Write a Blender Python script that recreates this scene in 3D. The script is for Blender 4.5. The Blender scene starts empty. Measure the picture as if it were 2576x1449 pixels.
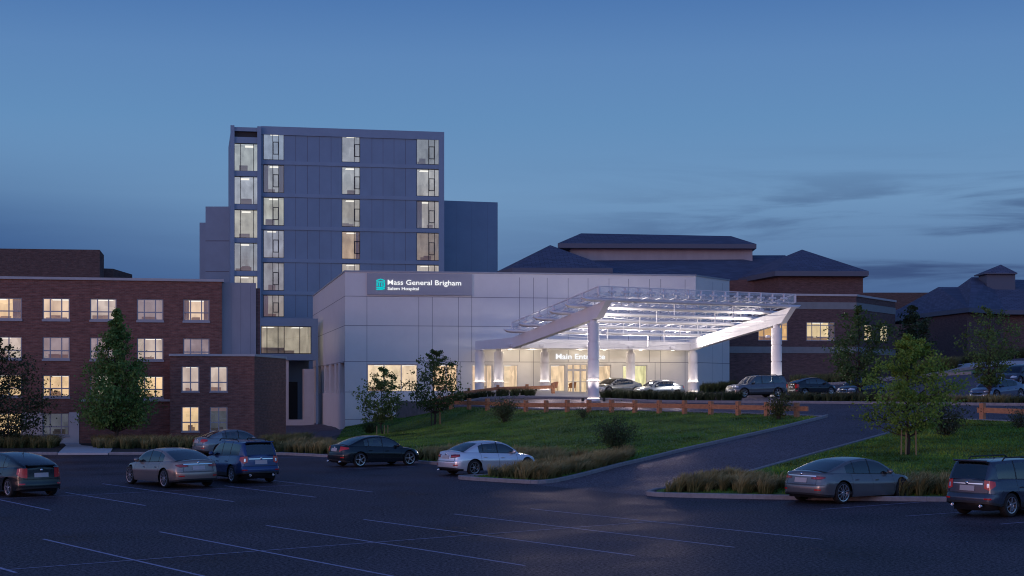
import bpy, math, random
import numpy as np
from mathutils import Vector, Matrix

SC = bpy.context.scene
COL = SC.collection
R = math.radians
rng = random.Random(7)

# ------------------------------------------------------------------ camera
F, CX, HV, EZ = 3780.0, 1288.0, 978.0, 3.7   # focal length, centre, horizon (px of a 2576 px wide picture), eye height
cam = bpy.data.objects.new('camera', bpy.data.cameras.new('camera'))
COL.objects.link(cam)
cam.location = (0, 0, EZ)
cam.rotation_euler = (R(90), 0, 0)
cam.data.sensor_width = 36.0
cam.data.lens = 36.0 * F / 2576.0
cam.data.shift_y = (HV - 724.5) / 2576.0
cam.data.clip_start = 0.5
cam.data.clip_end = 3000
SC.camera = cam


def P(u, v, D):
    return Vector(((u - CX) / F * D, D, EZ - (v - HV) / F * D))


def XY(u, D):
    return ((u - CX) / F * D, D)


def G(u, v):
    D = EZ * F / (v - HV)
    return ((u - CX) / F * D, D)


# ------------------------------------------------------------------ terrain height
_cp = []
for x in range(-70, 71, 14):
    for y in (0, 14, 28, 40, 46):
        _cp.append((x, y, 0))
_cp += [(-50, 60, 0), (-35, 60, 0), (-20, 60, 0), (-10, 60, 0), (-5, 54, 0), (-20, 72, 0), (-12, 74, 0), (-35, 75, 0), (-50, 80, 0), (-60, 100, 0)]
_cp += [(-40, 86, 0), (-23, 86, 0), (-13, 85, 0), (-10, 81.5, 0), (-5, 76, 0), (-3.7, 73, 0), (-2, 62, 0), (-2, 68, 0), (1.3, 59.3, 0), (5, 51.8, 0),
        (5.8, 53, .05), (9, 50, 0), (14, 49.3, 0), (25, 48.5, 0), (40, 48, 0), (-40, 98, 0), (-25, 98, 0), (-15, 97, 0), (-22, 125, 0),
        (-14.4, 129, 0), (-22, 160, 0), (-60, 130, 0), (-12.5, 110, 0.05), (-18, 110, 0)]
for s in (6, 12, 18, 24, 31):
    z = .066 * s
    _cp += [(1.3 + .54 * s, 59.3 + .84 * s, z), (5.8 + .54 * s, 53 + .84 * s, z)]
_cp += [(2.4, 58, 0), (3.2, 56.2, 0), (4.2, 54.6, 0), (3.4, 51.5, 0), (0, 55, 0), (-2, 57, 0)]
_cp += [(2.4, 66, .12), (16.1, 85, 2.0), (10.7, 92, 2.04), (5.26, 99.5, 2.05), (-2.2, 109.5, 2.08), (-4.7, 112.8, 2.1),
        (-8.4, 117, 1.3), (-5.9, 107, .93), (-9.0, 105, .45), (22.5, 79.5, 2.0), (26, 75, 1.92), (31, 69, 1.8), (45, 62, 1.8),
        (11.3, 108, 2.7), (23.7, 98, 2.7), (31.3, 92, 2.66), (1.0, 121, 2.95), (45, 80, 2.6), (11.9, 123, 2.98), (18.8, 116, 3.02),
        (25, 125, 3.2), (34.6, 108, 3.1), (-3, 128, 3.3), (6, 131, 3.38), (16, 133, 3.38), (21, 145, 3.9), (34, 147, 4.4),
        (40, 157, 4.7), (46, 148, 6.3), (58, 165, 7.2), (41, 134, 5.0), (30, 134, 4.0), (80, 160, 6.0), (80, 120, 5), (0, 200, 3), (60, 220, 6.5),
        (-60, 200, 0), (-70, 160, 0), (-30, 200, 0)]
_A = np.array(_cp, float)


def _phi(d2):
    return np.where(d2 > 0, d2 * np.log(np.maximum(d2, 1e-9)), 0.0)


_n = len(_A)
_S = 50.0
_Q = _A[:, :2] / _S
_d2 = ((_Q[:, None, :] - _Q[None, :, :]) ** 2).sum(-1)
_M = np.zeros((_n + 3, _n + 3))
_M[:_n, :_n] = _phi(_d2) + np.eye(_n) * 2e-3
_M[:_n, _n] = 1
_M[:_n, _n + 1:] = _Q
_M[_n:, :_n] = _M[:_n, _n:].T
_w = np.linalg.solve(_M, np.concatenate([_A[:, 2], np.zeros(3)]))


def Hn(xy):
    xy = np.clip(np.asarray(xy, float), [-75, 0], [82, 215]) / _S
    d2 = ((xy[:, None, :] - _Q[None]) ** 2).sum(-1)
    z = _phi(d2) @ _w[:_n] + _w[_n] + xy @ _w[_n + 1:]
    z = np.where(z < .0, z * 0.0, z)
    return z


def H(x, y):
    return float(Hn([(x, y)])[0])


def xy_ground(u, v, guess, off=0.0):
    """where the ray through a pixel meets the terrain, searched near a guessed distance"""
    best = None
    for D in np.arange(guess - 12, guess + 12, .1):
        q = XY(u, D)
        z = EZ - (v - HV) / F * D
        e_ = abs(z - (H(*q) + off))
        if best is None or e_ < best[0]:
            best = (e_, q)
    return best[1]



# ------------------------------------------------------------------ materials
def nt(m):
    m.use_nodes = True
    t = m.node_tree
    t.nodes.clear()
    return t, t.nodes, t.links


def nd(t, kind, **kw):
    n = t.nodes.new(kind)
    for k, v in kw.items():
        if k.startswith('i_'):
            n.inputs[k[2:].replace('_', ' ')].default_value = v
        else:
            setattr(n, k, v)
    return n


def c4(c):
    return (c[0], c[1], c[2], 1.0)


def mat(name, base, rough=.6, metal=0.0, var=0.0, scale=3.0, stretch=(1, 1, 1), bump=0.0, bscale=None, spec=.5, coat=0.0, objcol=False):
    m = bpy.data.materials.new(name)
    t, N, L = nt(m)
    out = nd(t, 'ShaderNodeOutputMaterial')
    b = nd(t, 'ShaderNodeBsdfPrincipled')
    L.new(b.outputs[0], out.inputs[0])
    b.inputs['Roughness'].default_value = rough
    b.inputs['Metallic'].default_value = metal
    b.inputs['Specular IOR Level'].default_value = spec
    b.inputs['Coat Weight'].default_value = coat
    b.inputs['Coat Roughness'].default_value = .04
    b.inputs['Base Color'].default_value = c4(base)
    src = None
    if objcol:
        oi = nd(t, 'ShaderNodeObjectInfo')
        src = oi.outputs['Color']
        L.new(src, b.inputs['Base Color'])
    if var > 0 or bump > 0:
        tc = nd(t, 'ShaderNodeTexCoord')
        mp = nd(t, 'ShaderNodeMapping')
        mp.inputs['Scale'].default_value = stretch
        L.new(tc.outputs['Object'], mp.inputs[0])
    if var > 0:
        no = nd(t, 'ShaderNodeTexNoise')
        no.inputs['Scale'].default_value = scale
        no.inputs['Detail'].default_value = 6
        no.inputs['Roughness'].default_value = .65
        L.new(mp.outputs[0], no.inputs['Vector'])
        mr = nd(t, 'ShaderNodeMapRange')
        mr.inputs[1].default_value = .25
        mr.inputs[2].default_value = .75
        mr.inputs[3].default_value = 1 - var
        mr.inputs[4].default_value = 1 + var
        L.new(no.outputs[0], mr.inputs[0])
        vm = nd(t, 'ShaderNodeVectorMath', operation='SCALE')
        vm.inputs[0].default_value = base
        if src:
            L.new(src, vm.inputs[0])
        L.new(mr.outputs[0], vm.inputs['Scale'])
        L.new(vm.outputs[0], b.inputs['Base Color'])
    if bump > 0:
        n2 = nd(t, 'ShaderNodeTexNoise')
        n2.inputs['Scale'].default_value = bscale or scale * 4
        n2.inputs['Detail'].default_value = 4
        L.new(mp.outputs[0], n2.inputs['Vector'])
        bp = nd(t, 'ShaderNodeBump')
        bp.inputs['Strength'].default_value = bump
        bp.inputs['Distance'].default_value = .02
        L.new(n2.outputs[0], bp.inputs['Height'])
        L.new(bp.outputs[0], b.inputs['Normal'])
    return m


def emit(name, col, strength, sampling=True):
    m = bpy.data.materials.new(name)
    t, N, L = nt(m)
    out = nd(t, 'ShaderNodeOutputMaterial')
    e = nd(t, 'ShaderNodeEmission')
    e.inputs[0].default_value = c4(col)
    e.inputs[1].default_value = strength
    L.new(e.outputs[0], out.inputs[0])
    if not sampling:
        m.cycles.emission_sampling = 'NONE'
    return m


def brick_mat(name, c1, c2, mortar, rowh=.1, bw=.3):
    m = bpy.data.materials.new(name)
    t, N, L = nt(m)
    out = nd(t, 'ShaderNodeOutputMaterial')
    b = nd(t, 'ShaderNodeBsdfPrincipled', i_Roughness=.85)
    b.inputs['Specular IOR Level'].default_value = .25
    L.new(b.outputs[0], out.inputs[0])
    uv = nd(t, 'ShaderNodeUVMap')
    br = nd(t, 'ShaderNodeTexBrick')
    br.inputs['Color1'].default_value = c4(c1)
    br.inputs['Color2'].default_value = c4(c2)
    br.inputs['Mortar'].default_value = c4(mortar)
    br.inputs['Scale'].default_value = 1.0
    br.inputs['Mortar Size'].default_value = .012
    br.inputs['Brick Width'].default_value = bw
    br.inputs['Row Height'].default_value = rowh
    L.new(uv.outputs[0], br.inputs['Vector'])
    mp = nd(t, 'ShaderNodeMapping')
    mp.inputs['Scale'].default_value = (1.4, 5.5, 1)
    L.new(uv.outputs[0], mp.inputs[0])
    no = nd(t, 'ShaderNodeTexNoise')
    no.inputs['Scale'].default_value = 1.2
    no.inputs['Detail'].default_value = 5
    no.inputs['Roughness'].default_value = .8
    L.new(mp.outputs[0], no.inputs['Vector'])
    mr = nd(t, 'ShaderNodeMapRange')
    mr.inputs[1].default_value = .3
    mr.inputs[2].default_value = .7
    mr.inputs[3].default_value = .55
    mr.inputs[4].default_value = 1.4
    L.new(no.outputs[0], mr.inputs[0])
    vm = nd(t, 'ShaderNodeVectorMath', operation='SCALE')
    L.new(br.outputs['Color'], vm.inputs[0])
    L.new(mr.outputs[0], vm.inputs['Scale'])
    L.new(vm.outputs[0], b.inputs['Base Color'])
    bp = nd(t, 'ShaderNodeBump')
    bp.inputs['Strength'].default_value = .4
    bp.inputs['Distance'].default_value = .01
    L.new(br.outputs['Fac'], bp.inputs['Height'])
    bp.invert = True
    L.new(bp.outputs[0], b.inputs['Normal'])
    return m


def roof_mat(name, base):
    m = bpy.data.materials.new(name)
    t, N, L = nt(m)
    out = nd(t, 'ShaderNodeOutputMaterial')
    b = nd(t, 'ShaderNodeBsdfPrincipled', i_Roughness=.9)
    b.inputs['Specular IOR Level'].default_value = .2
    L.new(b.outputs[0], out.inputs[0])
    uv = nd(t, 'ShaderNodeUVMap')
    br = nd(t, 'ShaderNodeTexBrick')
    br.inputs['Color1'].default_value = c4([x * 1.15 for x in base])
    br.inputs['Color2'].default_value = c4([x * .8 for x in base])
    br.inputs['Mortar'].default_value = c4([x * .45 for x in base])
    br.inputs['Scale'].default_value = 1.0
    br.inputs['Mortar Size'].default_value = .03
    br.inputs['Brick Width'].default_value = .9
    br.inputs['Row Height'].default_value = .38
    L.new(uv.outputs[0], br.inputs['Vector'])
    L.new(br.outputs[0], b.inputs['Base Color'])
    return m


def glass_mat(name, tint=(.9, .93, .95), ior=1.5, rough=.0, minr=.05, tr=1.0):
    m = bpy.data.materials.new(name)
    t, N, L = nt(m)
    out = nd(t, 'ShaderNodeOutputMaterial')
    tb = nd(t, 'ShaderNodeBsdfTransparent')
    tb.inputs[0].default_value = c4([x * tr for x in tint])
    gb = nd(t, 'ShaderNodeBsdfGlossy', i_Roughness=rough)
    gb.inputs[0].default_value = (1, 1, 1, 1)
    fr = nd(t, 'ShaderNodeFresnel', i_IOR=ior)
    ad = nd(t, 'ShaderNodeMath', operation='ADD')
    ad.inputs[1].default_value = minr
    ad.use_clamp = True
    mx = nd(t, 'ShaderNodeMixShader')
    L.new(fr.outputs[0], ad.inputs[0])
    L.new(ad.outputs[0], mx.inputs[0])
    L.new(tb.outputs[0], mx.inputs[1])
    L.new(gb.outputs[0], mx.inputs[2])
    L.new(mx.outputs[0], out.inputs[0])
    return m


def room_mat(name):
    """Lit room surface seen through a window: glows in the object's own colour, uneven as walls, shelves and pictures are."""
    m = bpy.data.materials.new(name)
    t, N, L = nt(m)
    out = nd(t, 'ShaderNodeOutputMaterial')
    e = nd(t, 'ShaderNodeEmission')
    L.new(e.outputs[0], out.inputs[0])
    oi = nd(t, 'ShaderNodeObjectInfo')
    tc = nd(t, 'ShaderNodeTexCoord')
    ad = nd(t, 'ShaderNodeVectorMath', operation='ADD')
    sc = nd(t, 'ShaderNodeVectorMath', operation='SCALE')
    cx = nd(t, 'ShaderNodeCombineXYZ')
    for k in range(3):
        L.new(oi.outputs['Random'], cx.inputs[k])
    L.new(cx.outputs[0], sc.inputs[0])
    sc.inputs['Scale'].default_value = 37.0
    L.new(tc.outputs['Object'], ad.inputs[0])
    L.new(sc.outputs[0], ad.inputs[1])
    mp = nd(t, 'ShaderNodeMapping')
    mp.inputs['Scale'].default_value = (1.0, .6, .55)
    L.new(ad.outputs[0], mp.inputs[0])
    vo = nd(t, 'ShaderNodeTexVoronoi', distance='CHEBYCHEV')
    vo.inputs['Scale'].default_value = 1.1
    L.new(mp.outputs[0], vo.inputs['Vector'])
    no = nd(t, 'ShaderNodeTexNoise')
    no.inputs['Scale'].default_value = 1.3
    no.inputs['Detail'].default_value = 3
    L.new(mp.outputs[0], no.inputs['Vector'])
    sx = nd(t, 'ShaderNodeSeparateColor')
    L.new(vo.outputs['Color'], sx.inputs[0])
    m1 = nd(t, 'ShaderNodeMapRange')
    m1.inputs[3].default_value = .8
    m1.inputs[4].default_value = 1.05
    L.new(sx.outputs[0], m1.inputs[0])
    m2 = nd(t, 'ShaderNodeMapRange')
    m2.inputs[1].default_value = .3
    m2.inputs[2].default_value = .7
    m2.inputs[3].default_value = .7
    m2.inputs[4].default_value = 1.25
    L.new(no.outputs[0], m2.inputs[0])
    mu = nd(t, 'ShaderNodeMath', operation='MULTIPLY')
    L.new(m1.outputs[0], mu.inputs[0])
    L.new(m2.outputs[0], mu.inputs[1])
    L.new(oi.outputs['Color'], e.inputs[0])
    L.new(mu.outputs[0], e.inputs[1])
    m.cycles.emission_sampling = 'NONE'
    return m


def leaf_mat(name):
    m = bpy.data.materials.new(name)
    t, N, L = nt(m)
    out = nd(t, 'ShaderNodeOutputMaterial')
    oi = nd(t, 'ShaderNodeObjectInfo')
    tc = nd(t, 'ShaderNodeTexCoord')
    no = nd(t, 'ShaderNodeTexNoise')
    no.inputs['Scale'].default_value = 1.1
    no.inputs['Detail'].default_value = 5
    no.inputs['Roughness'].default_value = .8
    L.new(tc.outputs['Object'], no.inputs['Vector'])
    mr = nd(t, 'ShaderNodeMapRange')
    mr.inputs[1].default_value = .3
    mr.inputs[2].default_value = .7
    mr.inputs[3].default_value = .5
    mr.inputs[4].default_value = 1.6
    L.new(no.outputs[0], mr.inputs[0])
    vm = nd(t, 'ShaderNodeVectorMath', operation='SCALE')
    L.new(oi.outputs['Color'], vm.inputs[0])
    L.new(mr.outputs[0], vm.inputs['Scale'])
    b = nd(t, 'ShaderNodeBsdfPrincipled', i_Roughness=.55)
    b.inputs['Specular IOR Level'].default_value = .3
    L.new(vm.outputs[0], b.inputs['Base Color'])
    tr = nd(t, 'ShaderNodeBsdfTranslucent')
    L.new(vm.outputs[0], tr.inputs[0])
    mx = nd(t, 'ShaderNodeMixShader')
    mx.inputs[0].default_value = .3
    L.new(b.outputs[0], mx.inputs[1])
    L.new(tr.outputs[0], mx.inputs[2])
    L.new(mx.outputs[0], out.inputs[0])
    return m


def blade_mat(name, low, high, nscale=.9, nlo=.6, nhi=1.4):
    """Grass blade: green at the foot, dry tan at the tip (uv.y runs up the blade), each clump a little different."""
    m = bpy.data.materials.new(name)
    t, N, L = nt(m)
    out = nd(t, 'ShaderNodeOutputMaterial')
    b = nd(t, 'ShaderNodeBsdfPrincipled', i_Roughness=.7)
    b.inputs['Specular IOR Level'].default_value = .2
    L.new(b.outputs[0], out.inputs[0])
    uv = nd(t, 'ShaderNodeUVMap')
    sp = nd(t, 'ShaderNodeSeparateXYZ')
    L.new(uv.outputs[0], sp.inputs[0])
    mx = nd(t, 'ShaderNodeMix', data_type='RGBA')
    mx.inputs[6].default_value = c4(low)
    mx.inputs[7].default_value = c4(high)
    mm = nd(t, 'ShaderNodeMath', operation='MULTIPLY')
    L.new(sp.outputs[1], mm.inputs[0])
    L.new(sp.outputs[0], mm.inputs[1])
    L.new(mm.outputs[0], mx.inputs[0])
    tc = nd(t, 'ShaderNodeTexCoord')
    no = nd(t, 'ShaderNodeTexNoise')
    no.inputs['Scale'].default_value = nscale
    no.inputs['Detail'].default_value = 4
    L.new(tc.outputs['Object'], no.inputs['Vector'])
    mr = nd(t, 'ShaderNodeMapRange')
    mr.inputs[1].default_value = .3
    mr.inputs[2].default_value = .7
    mr.inputs[3].default_value = nlo
    mr.inputs[4].default_value = nhi
    L.new(no.outputs[0], mr.inputs[0])
    vm = nd(t, 'ShaderNodeVectorMath', operation='SCALE')
    L.new(mx.outputs[2], vm.inputs[0])
    L.new(mr.outputs[0], vm.inputs['Scale'])
    L.new(vm.outputs[0], b.inputs['Base Color'])
    return m


def asphalt_mat(name, base, rough, patch=.18, wet=.05):
    m = bpy.data.materials.new(name)
    t, N, L = nt(m)
    out = nd(t, 'ShaderNodeOutputMaterial')
    b = nd(t, 'ShaderNodeBsdfPrincipled', i_Roughness=rough)
    L.new(b.outputs[0], out.inputs[0])
    tc = nd(t, 'ShaderNodeTexCoord')
    n1 = nd(t, 'ShaderNodeTexNoise')
    n1.inputs['Scale'].default_value = 13
    n1.inputs['Detail'].default_value = 5
    n1.inputs['Roughness'].default_value = .9
    n2 = nd(t, 'ShaderNodeTexNoise')
    n2.inputs['Scale'].default_value = .22
    n2.inputs['Detail'].default_value = 5
    n2.inputs['Roughness'].default_value = .6
    for n in (n1, n2):
        L.new(tc.outputs['Object'], n.inputs['Vector'])
    a = nd(t, 'ShaderNodeMapRange')
    a.inputs[1].default_value = .38
    a.inputs[2].default_value = .64
    a.inputs[3].default_value = .15
    a.inputs[4].default_value = 2.1
    L.new(n1.outputs[0], a.inputs[0])
    c = nd(t, 'ShaderNodeMapRange')
    c.inputs[1].default_value = .3
    c.inputs[2].default_value = .7
    c.inputs[3].default_value = 1 - patch
    c.inputs[4].default_value = 1 + patch
    L.new(n2.outputs[0], c.inputs[0])
    mu = nd(t, 'ShaderNodeMath', operation='MULTIPLY')
    L.new(a.outputs[0], mu.inputs[0])
    L.new(c.outputs[0], mu.inputs[1])
    vm = nd(t, 'ShaderNodeVectorMath', operation='SCALE')
    vm.inputs[0].default_value = base
    L.new(mu.outputs[0], vm.inputs['Scale'])
    bp = nd(t, 'ShaderNodeBump')
    bp.inputs['Strength'].default_value = .55
    bp.inputs['Distance'].default_value = .02
    L.new(n1.outputs[0], bp.inputs['Height'])
    df = nd(t, 'ShaderNodeBsdfDiffuse')
    L.new(vm.outputs[0], df.inputs[0])
    L.new(bp.outputs[0], df.inputs['Normal'])
    gs = nd(t, 'ShaderNodeBsdfGlossy')
    gs.inputs[0].default_value = (1, .86, .94, 1)
    rr = nd(t, 'ShaderNodeMapRange')
    rr.inputs[1].default_value = .3
    rr.inputs[2].default_value = .7
    rr.inputs[3].default_value = rough - .17
    rr.inputs[4].default_value = rough + .15
    L.new(n2.outputs[0], rr.inputs[0])
    L.new(rr.outputs[0], gs.inputs['Roughness'])
    L.new(bp.outputs[0], gs.inputs['Normal'])
    sm = nd(t, 'ShaderNodeMath', operation='MULTIPLY')
    L.new(a.outputs[0], sm.inputs[0])
    sm.inputs[1].default_value = wet
    mxs = nd(t, 'ShaderNodeMixShader')
    L.new(sm.outputs[0], mxs.inputs[0])
    L.new(df.outputs[0], mxs.inputs[1])
    L.new(gs.outputs[0], mxs.inputs[2])
    L.new(mxs.outputs[0], out.inputs[0])
    N.remove(b)
    return m


M = {}
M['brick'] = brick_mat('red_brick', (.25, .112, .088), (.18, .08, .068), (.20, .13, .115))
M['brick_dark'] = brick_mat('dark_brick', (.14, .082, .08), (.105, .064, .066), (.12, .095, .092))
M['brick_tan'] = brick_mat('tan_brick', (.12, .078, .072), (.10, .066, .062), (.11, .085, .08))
M['coping'] = mat('coping_stone', (.42, .42, .44), .7, var=.12, scale=1.5)
M['band'] = mat('stone_band', (.20, .22, .23), .8, var=.12, scale=2)
M['concrete'] = mat('concrete_panel', (.33, .33, .37), .8, var=.14, scale=.8, stretch=(1, 1, .3))
M['tower'] = mat('tower_panel', (.17, .265, .37), .6, var=.12, scale=.35, stretch=(1, 1, .6))
M['tower_band'] = mat('tower_band', (.19, .285, .39), .6, var=.08, scale=.5)
M['seam'] = mat('panel_joint', (.19, .19, .21), .8)
M['seam_t'] = mat('tower_joint', (.12, .14, .19), .8)
M['white'] = mat('white_panel', (.67, .66, .64), .42, var=.05, scale=.6)
M['plaster'] = mat('pale_render', (.52, .50, .50), .8, var=.08, scale=.9)
M['roof'] = roof_mat('slate_shingle', (.095, .115, .175))
M['fascia'] = mat('roof_fascia', (.09, .105, .145), .6)
M['flat_roof'] = mat('flat_roof', (.1, .1, .11), .9, var=.1, scale=1)
M['frame_grey'] = mat('window_frame', (.30, .32, .36), .4, metal=.3)
M['frame_dark'] = mat('dark_frame', (.02, .022, .026), .35, metal=.3)
M['frame_alu'] = mat('aluminium_frame', (.55, .53, .50), .35, metal=.5)
M['pane'] = glass_mat('window_glass', minr=.06)
M['roof_glass'] = glass_mat('canopy_glass', tint=(.82, .86, .92), minr=.10)
def edge_glass_mat(name):
    m = bpy.data.materials.new(name)
    t, N, L = nt(m)
    out = nd(t, 'ShaderNodeOutputMaterial')
    tb = nd(t, 'ShaderNodeBsdfTransparent')
    tb.inputs[0].default_value = (.92, .94, .97, 1)
    df = nd(t, 'ShaderNodeBsdfDiffuse')
    df.inputs[0].default_value = (.75, .76, .8, 1)
    tl = nd(t, 'ShaderNodeBsdfTranslucent')
    tl.inputs[0].default_value = (.75, .76, .8, 1)
    m0 = nd(t, 'ShaderNodeMixShader')
    L.new(df.outputs[0], m0.inputs[1])
    L.new(tl.outputs[0], m0.inputs[2])
    m1 = nd(t, 'ShaderNodeMixShader')
    m1.inputs[0].default_value = .30
    L.new(tb.outputs[0], m1.inputs[1])
    L.new(m0.outputs[0], m1.inputs[2])
    gb = nd(t, 'ShaderNodeBsdfGlossy', i_Roughness=.05)
    m2 = nd(t, 'ShaderNodeMixShader')
    m2.inputs[0].default_value = .08
    L.new(m1.outputs[0], m2.inputs[1])
    L.new(gb.outputs[0], m2.inputs[2])
    L.new(m2.outputs[0], out.inputs[0])
    return m


M['edge_glass'] = edge_glass_mat('fritted_edge_glass')
M['room'] = room_mat('lit_room')
M['furn'] = mat('furnishing', (.5, .40, .31), .7)
M['curtain'] = mat('curtain_cloth', (.62, .55, .46), .9, var=.2, scale=9, stretch=(1, 1, .05))
M['void'] = mat('dark_opening', (.012, .013, .016), .6)
M['canopy'] = mat('white_steel', (.80, .79, .80), .55, var=.03, scale=2)
M['column'] = mat('column_cladding', (.80, .78, .78), .45, var=.02, scale=1.5)
M['steel'] = mat('brushed_steel', (.6, .6, .62), .3, metal=.8)
M['asphalt'] = asphalt_mat('asphalt_lot', (.042, .033, .037), .42, wet=.098, patch=.3)
M['asphalt2'] = asphalt_mat('asphalt_road', (.092, .078, .088), .42, wet=.085)
M['paint'] = mat('line_paint', (.38, .33, .47), .7, var=.35, scale=7)
M['kerb'] = mat('kerb_concrete', (.25, .24, .255), .85, var=.22, scale=5, bump=.4)
M['paving'] = mat('concrete_paving', (.46, .44, .45), .85, var=.12, scale=1.2)
M['mulch'] = mat('mulch', (.02, .018, .02), .95, var=.5, scale=14, bump=.9, bscale=30)
M['soil'] = mat('ground_soil', (.045, .045, .045), .95, var=.3, scale=2)
M['lawn'] = mat('lawn_turf', (.09, .17, .025), .95, var=.55, scale=2.3, bump=1.0, bscale=40)
M['timber'] = mat('cedar_timber', (.46, .20, .095), .65, var=.35, scale=4, stretch=(1, 1, 3))
M['bolt'] = mat('bolt_steel', (.03, .03, .03), .4, metal=.6)
M['stake'] = mat('pale_stake', (.25, .19, .10), .8)
M['stone'] = mat('wall_block', (.26, .22, .21), .9, var=.3, scale=3, bump=.6)
M['bark'] = mat('bark', (.045, .034, .028), .95, var=.3, scale=12, bump=.6)
M['leaf'] = leaf_mat('leaf')
M['blade'] = blade_mat('tall_grass_blade', (.06, .085, .025), (.46, .36, .16))
M['blade_dark'] = blade_mat('dark_grass_blade', (.032, .055, .022), (.10, .105, .045))
M['turf'] = blade_mat('turf_blade', (.075, .17, .02), (.30, .34, .055), .45, .25, 1.75)
M['letter'] = emit('sign_letter_white', (.96, .97, 1.0), 1.05)
M['teal'] = emit('emblem_teal', (.0, .62, .66), 1.0)
M['led'] = emit('led_strip', (1.0, .86, .72), 17.0)
M['led_low'] = emit('led_base_strip', (1.0, .86, .70), 12.0)
M['lens'] = emit('lamp_lens', (1.0, .92, .8), 2.5)
M['tube'] = emit('ceiling_lamp', (1.0, .93, .80), 1.15, False)
M['sign'] = mat('sign_panel', (.34, .35, .39), .45)
M['wicker'] = mat('wicker', (.34, .15, .06), .7, var=.4, scale=30)
M['cloth_seat'] = mat('seat_cushion', (.4, .3, .2), .9)
# cars
M['car'] = mat('car_paint', (.3, .3, .3), .26, metal=.5, coat=.55, objcol=True)
M['car_glass'] = glass_mat('car_glass', tint=(.45, .48, .50), minr=.08)
M['cabin'] = mat('cabin_dark', (.018, .018, .02), .8)
M['gap'] = mat('panel_gap', (.008, .008, .009), .7)
M['trim'] = mat('black_trim', (.014, .014, .016), .5)
M['tyre'] = mat('tyre_rubber', (.012, .012, .013), .8)
M['rim'] = mat('alloy_rim', (.62, .62, .65), .25, metal=.9)
M['chrome'] = mat('chrome', (.75, .75, .77), .12, metal=1.0)
M['tail'] = mat('tail_lens', (.55, .012, .012), .15, coat=.6)
M['tail_dark'] = mat('tail_lens_dark', (.16, .01, .014), .12, coat=.6)
M['head'] = mat('head_lens', (.62, .63, .66), .1, metal=.4, coat=.5)
M['plate'] = mat('plate_blank', (.45, .44, .46), .5)
M['badge'] = mat('badge_blue', (.08, .1, .3), .3, metal=.4)


# ------------------------------------------------------------------ objects
def tag(o, label=None, cat=None, group=None, kind=None):
    if label: o['label'] = label
    if cat: o['category'] = cat
    if group: o['group'] = group
    if kind: o['kind'] = kind
    return o


def thing(name, loc, label, cat, group=None, rz=0.0):
    o = bpy.data.objects.new(name, None)
    o.empty_display_size = .3
    COL.objects.link(o)
    o.location = loc
    o.rotation_euler = (0, 0, rz)
    return tag(o, label, cat, group)


def wloc(o):
    v = Vector((0, 0, 0))
    while o is not None:
        v += Vector(o.location)
        o = o.parent
    return v


def link_mesh(name, me, parent=None, loc=None):
    o = bpy.data.objects.new(name, me)
    COL.objects.link(o)
    if parent is not None:
        o.parent = parent
    if loc is not None:
        o.location = loc
    return o


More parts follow.
